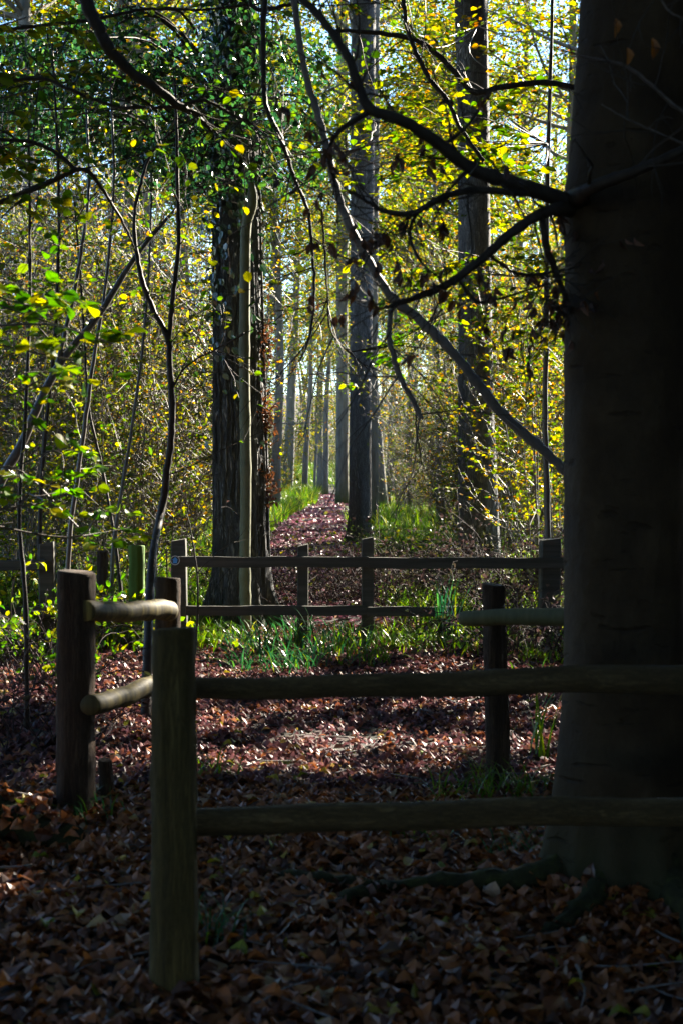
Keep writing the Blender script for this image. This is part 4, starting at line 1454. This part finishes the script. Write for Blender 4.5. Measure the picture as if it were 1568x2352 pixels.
stem_thing('overhanging_bough', 'long black bough trailing down the middle between the oak and the beech limbs', 'branch',
           [([P(660, -300, 6.2), P(668, -60, 6.2), P(682, 50, 6.2), P(700, 165, 6.2), P(728, 255, 6.2), P(752, 345, 6.2), P(770, 430, 6.2), P(800, 512, 6.2), P(850, 608, 6.2), P(898, 682, 6.2), P(960, 733, 6.2), P(1022, 792, 6.2), P(1085, 866, 6.2), P(1152, 950, 6.2), P(1242, 1030, 6.2), P(1310, 1095, 6.2), P(1420, 1220, 6.25), P(1560, 1400, 6.3)],
             [.012, .013, .014, .015, .016, .017, .018, .019, .020, .021, .022, .022, .022, .022, .022, .022, .022, .02]),
            ([P(905, 690, 6.2), P(892, 755, 6.2), P(903, 820, 6.2), P(925, 880, 6.2), P(950, 925, 6.2), P(966, 962, 6.2)], [.012, .013, .013, .012, .012, .013]),
            ([P(752, 345, 6.2), P(790, 355, 6.2), P(850, 330, 6.2), P(900, 320, 6.2)], [.008, .007, .005, .003])],
           'deadwood', 332, 7, 0, part='bough')
for (pts, rad, lab, s) in [
    ([(615, -250, 6.8), (610, -20, 6.8), (604, 70, 6.8), (606, 150, 6.8), (611, 240, 6.8), (645, 320, 6.8), (672, 400, 6.85), (705, 480, 6.9), (716, 560, 6.9), (722, 680, 6.9), (712, 770, 6.9), (690, 830, 6.9)],
     [.014, .014, .014, .013, .012, .011, .010, .009, .008, .007, .006, .003], 'thin trailing branch hanging down left of the straight brown oak, bent at its tip', 1),
    ([(560, -250, 7.2), (570, -30, 7.2), (590, 20, 7.2), (640, 15, 7.2), (690, 0, 7.2), (760, -60, 7.2)], [.012, .011, .011, .010, .009, .008], 'short arched branch crossing the very top above the oak', 2),
    ([(-40, 75, 7.6), (120, 55, 7.6), (220, 45, 7.6), (330, 22, 7.6), (470, 22, 7.6), (600, 8, 7.6)], [.010, .010, .009, .008, .007, .005], 'long thin level branch along the top of the evergreen', 3),
    ([(740, 480, 7), (745, 580, 7), (752, 680, 7), (760, 760, 7), (800, 805, 7), (850, 800, 7)], [.006, .006, .005, .005, .004, .002], 'very thin trailing twig drooping in front of the bend of the path', 4),
    ([(1340, 205, 8.5), (1250, 190, 8.5), (1150, 200, 8.5), (1085, 210, 8.5), (1030, 150, 8.5), (960, 95, 8.5), (860, 75, 8.5), (760, 70, 8.5)], [.018, .018, .018, .018, .017, .016, .014, .010], 'dark level branch crossing the grey oak near the top', 5),
    ([(1110, 370, 8.2), (1060, 300, 8.2), (1025, 230, 8.2), (985, 180, 8.2), (955, 120, 8.2), (930, 40, 8.2), (920, -100, 8.2)], [.012, .012, .014, .014, .013, .012, .011], 'blue-black branch slanting down in front of the grey oak', 6)]:
    stem_thing('hanging_branch', lab, 'branch', [([P(*a) for a in pts], rad)], 'darkstem', 340 + s, 9, 1 if s != 4 else 0, .055, 'mixed', part='bough')


def spray_thing(name, label, sprays, Yr, ls, leafm, seed, nl=7, tmpl=OVAL, L=(.5, 1.0), src=None, mat='twig', r0=.005, keep=1.0, cat='branch', flat=.9):
    """leafy boughs held in flat layers"""
    rg = np.random.default_rng(seed)
    base = P(*src)
    t = thing(name, label, cat, tuple(base))
    tw, lf = MB(), MB()
    for (px2, py2, n_) in sprays:
        Y_ = rg.uniform(*Yr)
        p = P(px2, py2, Y_)
        q_ = smooth_path([base, base * .5 + p * .5 + rg.normal(0, .12, 3), p], 5)
        tw.tube(q_, np.linspace(r0 * 1.4, r0 * .8, len(q_)), 4, False)
        for _ in range(n_):
            a, dd = at(q_, rg.uniform(.45, 1))
            sg = norm((p - base) * (1, .8, .1)) * .8 + rg.normal(0, .7, 3) * (1, 1, .18)
            sprig(rg, tw, lf, a, norm(sg), rg.uniform(*L), r0 * .7, nl, ls, -.012, flat=flat, sub=3, tmpl=tmpl, wander=.09, keep=keep)
    tw.obj('sprays', M[mat], t, True, tuple(base))
    lf.obj('foliage', M[leafm], t, False, tuple(base))
    return t


spray_thing('leafy_bough', 'yellow-green leafy bough layered in flat sprays before the grey oak', [(960, 240, 3), (1010, 300, 3), (900, 330, 3), (1080, 330, 3), (1130, 390, 3), (1040, 420, 3), (1180, 330, 3), (970, 420, 3), (1240, 420, 3), (1200, 260, 2)],
            (10.5, 13.2), .085, 'mixed', 401, 7, src=(1256, 330, 13.1), L=(.4, .9))
spray_thing('leafy_bough', 'green-gold leafy bough in thin layers just left of the great beech', [(1180, 610, 3), (1230, 680, 3), (1130, 640, 2), (1250, 780, 3), (1200, 850, 2), (1280, 560, 2), (960, 540, 3), (930, 600, 2), (1000, 570, 2)],
            (11.5, 13.5), .08, 'mixed', 402, 6, src=(1255, 640, 13.1), L=(.4, .8))
spray_thing('leafy_bough', 'bright yellow-green sprig lit up in front of the straight brown oak', [(850, 870, 3), (835, 915, 2), (890, 800, 2), (930, 770, 3), (975, 740, 2)],
            (12.5, 13.6), .08, 'green', 403, 4, src=(1020, 700, 13.2), L=(.25, .5))
spray_thing('leafy_bough', 'large-leaved green hazel bough reaching in at the left edge, in half shade', [(60, 700, 2), (140, 690, 2), (210, 770, 2), (180, 830, 2), (60, 800, 2), (20, 650, 2), (260, 790, 2), (100, 870, 2)],
            (5.2, 6.2), .070, 'green', 404, 4, BROAD, (.22, .42), (-130, 760, 5.9), r0=.004)
spray_thing('leafy_bough', 'lower large-leaved green hazel bough at the left edge above the fence post', [(60, 1130, 2), (140, 1150, 2), (230, 1175, 2), (30, 1200, 2), (180, 1210, 2), (90, 1090, 2)],
            (5.8, 6.8), .068, 'green', 405, 4, BROAD, (.2, .4), (-140, 1180, 6.3), r0=.004)
spray_thing('leafy_bough', 'green leafy bough hanging in at the upper left corner', [(40, 170, 2), (110, 200, 2), (60, 380, 2), (140, 410, 2), (60, 40, 2), (20, 300, 2)],
            (7.0, 8.0), .08, 'mixed', 406, 4, OVAL, (.3, .5), (-140, 250, 7.6))
spray_thing('leafy_bough', 'sunlit golden-green bough high up between the brown and the grey oak', [(900, 60, 3), (960, 20, 3), (1000, 110, 3), (1180, 80, 3), (1240, 110, 3), (1220, 30, 3), (880, 180, 3), (1150, 180, 2)],
            (15, 18), .085, 'autumn', 407, 6, OVAL, (.5, 1.1), (1095, 60, 18.4))


# ------------------------------------------------------------------ undergrowth
def blades(mb, pos, az, L, w, lean, nseg=4, droop=.9):
    """arching blades: a strip of quads each"""
    m_ = len(pos)
    d = np.stack([np.cos(az), np.sin(az), 0 * az], -1)
    s_ = np.stack([-np.sin(az), np.cos(az), 0 * az], -1)
    V = np.empty((m_, nseg + 1, 2, 3))
    for k in range(nseg + 1):
        t = k / nseg
        out = lean * L * (t ** 1.6)
        up = L * (t - droop * lean * t ** 2.6 * .62)
        c = pos + d * out[:, None] + np.array([0, 0, 1]) * up[:, None]
        ww = (w * (1 - t ** 2.2) * .5 + .0006)[:, None]
        V[:, k, 0] = c - s_ * ww
        V[:, k, 1] = c + s_ * ww
    b0 = np.arange(m_)[:, None, None] * (2 * (nseg + 1)) + np.arange(nseg)[None, :, None] * 2
    Q = b0 + np.array([0, 1, 3, 2])[None, None]
    mb.add(V.reshape(-1, 3), Q.reshape(-1, 4))


def sedge(px2, base, n_, L, label, seed, leafm='sedge', w=.011, spread=.12, lean=(.35, 1.25)):
    rg = np.random.default_rng(seed)
    Y_ = EYE * F / (base - 1080)
    x = (px2 - 784) / F * Y_
    z = float(gz(x, Y_))
    b = MB()
    pos = np.stack([x + rg.normal(0, spread, n_), Y_ + rg.normal(0, spread, n_), np.full(n_, z - .01)], -1)
    blades(b, pos, rg.uniform(0, 6.28, n_), rg.uniform(L * .45, L, n_), rg.uniform(w * .6, w * 1.2, n_), rg.uniform(*lean, n_), 6)
    o_ = b.obj('sedge_tuft', M[leafm], None, False, (x, Y_, z))
    o_.location = (x, Y_, z)
    return tag(o_, label, 'plant')


sedge(590, 1520, 46, .55, 'dark blue-green sedge tuft right of the oak foot below the fence', 501)
sedge(680, 1478, 54, .65, 'large blue-green sedge tuft spilling under the lower fence board', 502)
sedge(745, 1505, 44, .55, 'bright blue-green sedge tuft in front of the middle of the fence', 503)
sedge(650, 1540, 40, .45, 'low dark sedge tuft nearest the leaf-covered clearing', 504)
sedge(820, 1515, 40, .40, 'low grassy tuft at the foot of the middle fence post', 505, 'grass')
sedge(900, 1490, 36, .40, 'low grassy tuft right of the middle fence post', 506, 'grass')
sedge(1020, 1492, 20, .85, 'tall upright flag-like blades beside the brambles', 507, 'sedge', .022, .05, (.08, .4))
sedge(545, 1480, 40, .5, 'sedge tuft hugging the foot of the ivy-clad oak', 508)
sedge(1235, 1740, 14, .62, 'tall thin bright blades standing between the split post and the beech', 509, 'grass', .013, .05, (.1, .5))
sedge(1215, 1530, 50, .3, 'fine low grass clump behind the split brown post', 510, 'grass', .006, .07)
sedge(1190, 1815, 70, .30, 'low grass clump at the foot of the split brown post', 511, 'grass', .008, .12)
sedge(1100, 1825, 60, .26, 'low grass clump just left of the split brown post', 512, 'grass', .008, .12)
sedge(980, 1935, 46, .2, 'small grass clump under the bottom pole', 513, 'grass', .006, .08)
sedge(490, 2190, 40, .22, 'dark grass tuft growing against the corner post', 514, 'sedge', .006, .05)
sedge(1180, 1985, 46, .22, 'dark grass tuft growing on the beech root', 515, 'sedge', .006, .08)
sedge(475, 1790, 40, .24, 'sunlit grass tuft right behind the corner post', 516, 'grass', .007, .08)
sedge(210, 1900, 40, .22, 'dark grass tuft growing around the rotten stub', 517, 'sedge', .006, .08)
sedge(610, 1490, 40, 0.5, 'sedge tuft against the lower board just right of the oak foot', 540, 'sedge')
sedge(715, 1530, 44, 0.4, 'low sedge tuft in front of the larger tuft at the clearing edge', 541, 'sedge')
sedge(790, 1495, 44, 0.5, 'sedge tuft between the two middle fence posts', 542, 'sedge')
sedge(860, 1530, 40, 0.32, 'low grassy tuft nearest the clearing below the middle post', 543, 'grass')
sedge(960, 1500, 44, 0.42, 'grassy tuft left of the tall flag-like blades', 544, 'grass')
sedge(1050, 1510, 40, 0.36, 'grassy tuft right of the tall flag-like blades', 545, 'grass')
sedge(570, 1545, 36, 0.3, 'small sedge tuft in the leaves below the oak foot', 546, 'sedge')

# grass along the path and through the wood
rg = np.random.default_rng(61)
gb = MB()


def grass_field(n_, y0, y1, L, w, pw):
    y = rg.uniform(0, 1, n_) ** pw * (y1 - y0) + y0
    x = rg.uniform(-1, 1, n_) * (.25 * y + .8)
    dx = x - pathx(y)
    dist = np.abs(dx)
    patch = .5 + .5 * np.sin(x * 1.7 + 2.2 * np.sin(y * .45)) * np.sin(y * .9 + x)
    pr = np.clip((dist - .95) / .5, 0, 1) * np.clip(1.5 - dist / 7, .15, 1) * (.35 + .65 * patch)
    k_ = rg.uniform(0, 1, n_) < pr
    x, y = x[k_], y[k_]
    m_ = len(x)
    blades(gb, np.stack([x, y, gz(x, y) - .01], -1), rg.uniform(0, 6.28, m_), rg.uniform(L * .4, L, m_), rg.uniform(w * .6, w * 1.2, m_), rg.uniform(.2, .8, m_), 3)


grass_field(64000, 13.2, 30, .40, .008, 1.0)
grass_field(64000, 27, 92, .55, .017, 1.1)
k_ = 900
for (cx_, cy_, rx_, ry_, n_, L_) in [(-2.0, 46, 1.1, 7, 4200, .85), (-2.3, 66, 1.6, 5, 2600, 1.2), (-1.9, 30, .7, 6, 2600, .7), (-2.6, 14.6, 1.1, 1.4, 3200, .6), (-3.6, 14.3, .9, 1.2, 2600, .6), (-1.5, 15.3, .5, 1.2, 1200, .4), (1.1, 15.2, .9, 1.6, 2600, .4), (1.4, 38, 1.0, 6, 2600, .8), (-1.9, 63, .7, 9, 4200, 1.0), (-1.6, 52, .5, 5, 1800, .8), (-1.5, 116, 5.5, 12, 9000, 1.3), (-3.2, 22, 1.4, 6, 4200, .55), (-2.6, 17, 1.0, 3, 3000, .5), (2.2, 24, 1.2, 6, 3600, .5), (1.2, 30, .8, 6, 2600, .5), (1.0, 12.3, 1.2, .8, 700, .28), (-1.6, 12.6, .7, .6, 1200, .3), (-2.9, 12.2, 1.0, .8, 2000, .4), (1.7, 11.2, .9, .9, 250, .2)]:
    x = rg.normal(cx_, rx_ * .5, n_)
    y = rg.normal(cy_, ry_ * .5, n_)
    ok_ = (np.abs(x - pathx(y)) > .85) | (cy_ < 13)
    x, y = x[ok_], y[ok_]
    blades(gb, np.stack([x, y, gz(x, y) - .01], -1), rg.uniform(0, 6.28, len(x)), rg.uniform(L_ * .4, L_, len(x)), rg.uniform(.008, .016, len(x)) * (1 + cy_ / 60), rg.uniform(.2, .9, len(x)), 4)
stuff(tag(gb.obj('grass', M['grass']), 'long green and straw grass along the path and under the trees', 'grass'))


def bramble(px2, base, n_, h, rad, label, seed, leaves=3, Y_=None, lm_='bramble', ls=.045):
    rg = np.random.default_rng(seed)
    Y_ = Y_ or EYE * F / (base - 1080)
    x = (px2 - 784) / F * Y_
    t = thing('bramble_bush', label, 'shrub', (x, Y_, 0))
    s_, lf = MB(), MB()
    for _ in range(n_):
        a = rg.uniform(0, 6.28)
        p = np.array([x + rg.normal(0, rad * .45), Y_ + rg.normal(0, rad * .3), float(gz(x, Y_)) - .03])
        L = h * rg.uniform(.8, 1.9)
        pts = [p]
        d = norm(np.array([math.cos(a) * .5, math.sin(a) * .35, 1.0]))
        for k in range(11):
            d = norm(d + np.array([math.cos(a) * .08, math.sin(a) * .05, -.17 * (k / 5)]) + rg.normal(0, .09, 3))
            pts.append(pts[-1] + d * L / 11)
            if pts[-1][2] < .03:
                break
        pts = np.array(pts)
        if len(pts) < 4:
            continue
        s_.tube(pts, np.linspace(.0042, .0016, len(pts)), 4, False)
        for _ in range(4):
            q_, dd = at(pts, rg.uniform(.25, 1))
            w_ = grow(rg, q_, norm(dd + rg.normal(0, .8, 3)), rg.uniform(.1, .4), 5, .2, -.03)
            s_.tube(w_, np.linspace(.0024, .001, len(w_)), 3, False)
            for _ in range(leaves):
                q2, d2 = at(w_, rg.uniform(.1, 1))
                lf.leaves(q2, norm(d2 + rg.normal(0, .8, 3)), rg.normal(0, 1, 3), rg.uniform(ls * .6, ls * 1.3), ROLLED if rg.uniform() < .6 else OVAL)
    s_.obj('stem', M['bramblestem'], t, True, (x, Y_, 0))
    if lf.n:
        lf.obj('foliage', M[lm_], t, False, (x, Y_, 0))
    return t


bramble(1130, 1440, 120, 1.05, .8, 'dense tangle of withered dark brambles in front of the grey oak', 601, 3)
bramble(1235, 1420, 130, 1.1, .8, 'dense dark bramble tangle against the left side of the great beech', 602, 3)
bramble(1010, 1400, 70, .95, .7, 'thin arching bramble stems leaning over the right end of the fence', 603, 1)
bramble(620, 1425, 60, .95, .6, 'bare pale bramble stems tangled over the fence by the ivy-clad oak', 604, 1)
bramble(790, 1412, 46, .8, .7, 'sparse dark bramble stems with hanging dead leaves over the middle of the fence', 605, 2)
bramble(1190, 1520, 70, .55, .5, 'low bramble tangle behind the split brown post', 606, 2)
bramble(60, 1560, 70, .7, .6, 'leafy bramble undergrowth at the left edge behind the mossy root', 607, 3, None, 'green', .055)
bramble(130, 1500, 60, .55, .6, 'low green leafy undergrowth behind the thick brown post', 608, 4, None, 'green', .06)
bramble(20, 1720, 60, .6, .5, 'dark twiggy undergrowth at the left edge by the mossy root', 609, 2)
bramble(255, 1570, 26, .34, .25, 'small green leafy plant between the thick post and the corner post', 610, 5, None, 'green', .06)
bramble(40, 1445, 70, .8, .9, 'yellow-green leafy undergrowth along the board fence at the left edge', 611, 4, None, 'mixed', .055)
bramble(700, 1395, 60, .7, .8, 'dark bare bramble stems straggling along the left half of the two-board fence', 614, 1)
bramble(930, 1385, 70, .8, .8, 'tangled dark bramble stems straggling along the right half of the two-board fence', 615, 2)
bramble(560, 1350, 40, 1.0, .5, 'pale dry bramble stems leaning against the foot of the ivy-clad oak', 616, 1)
bramble(500, 1755, 14, .2, .2, 'small green seedlings beside the corner post', 612, 4, None, 'green', .04)
bramble(900, 1330, 60, .8, .9, 'yellowing low shrub behind the right half of the fence', 613, 3, None, 'mixed', .05)
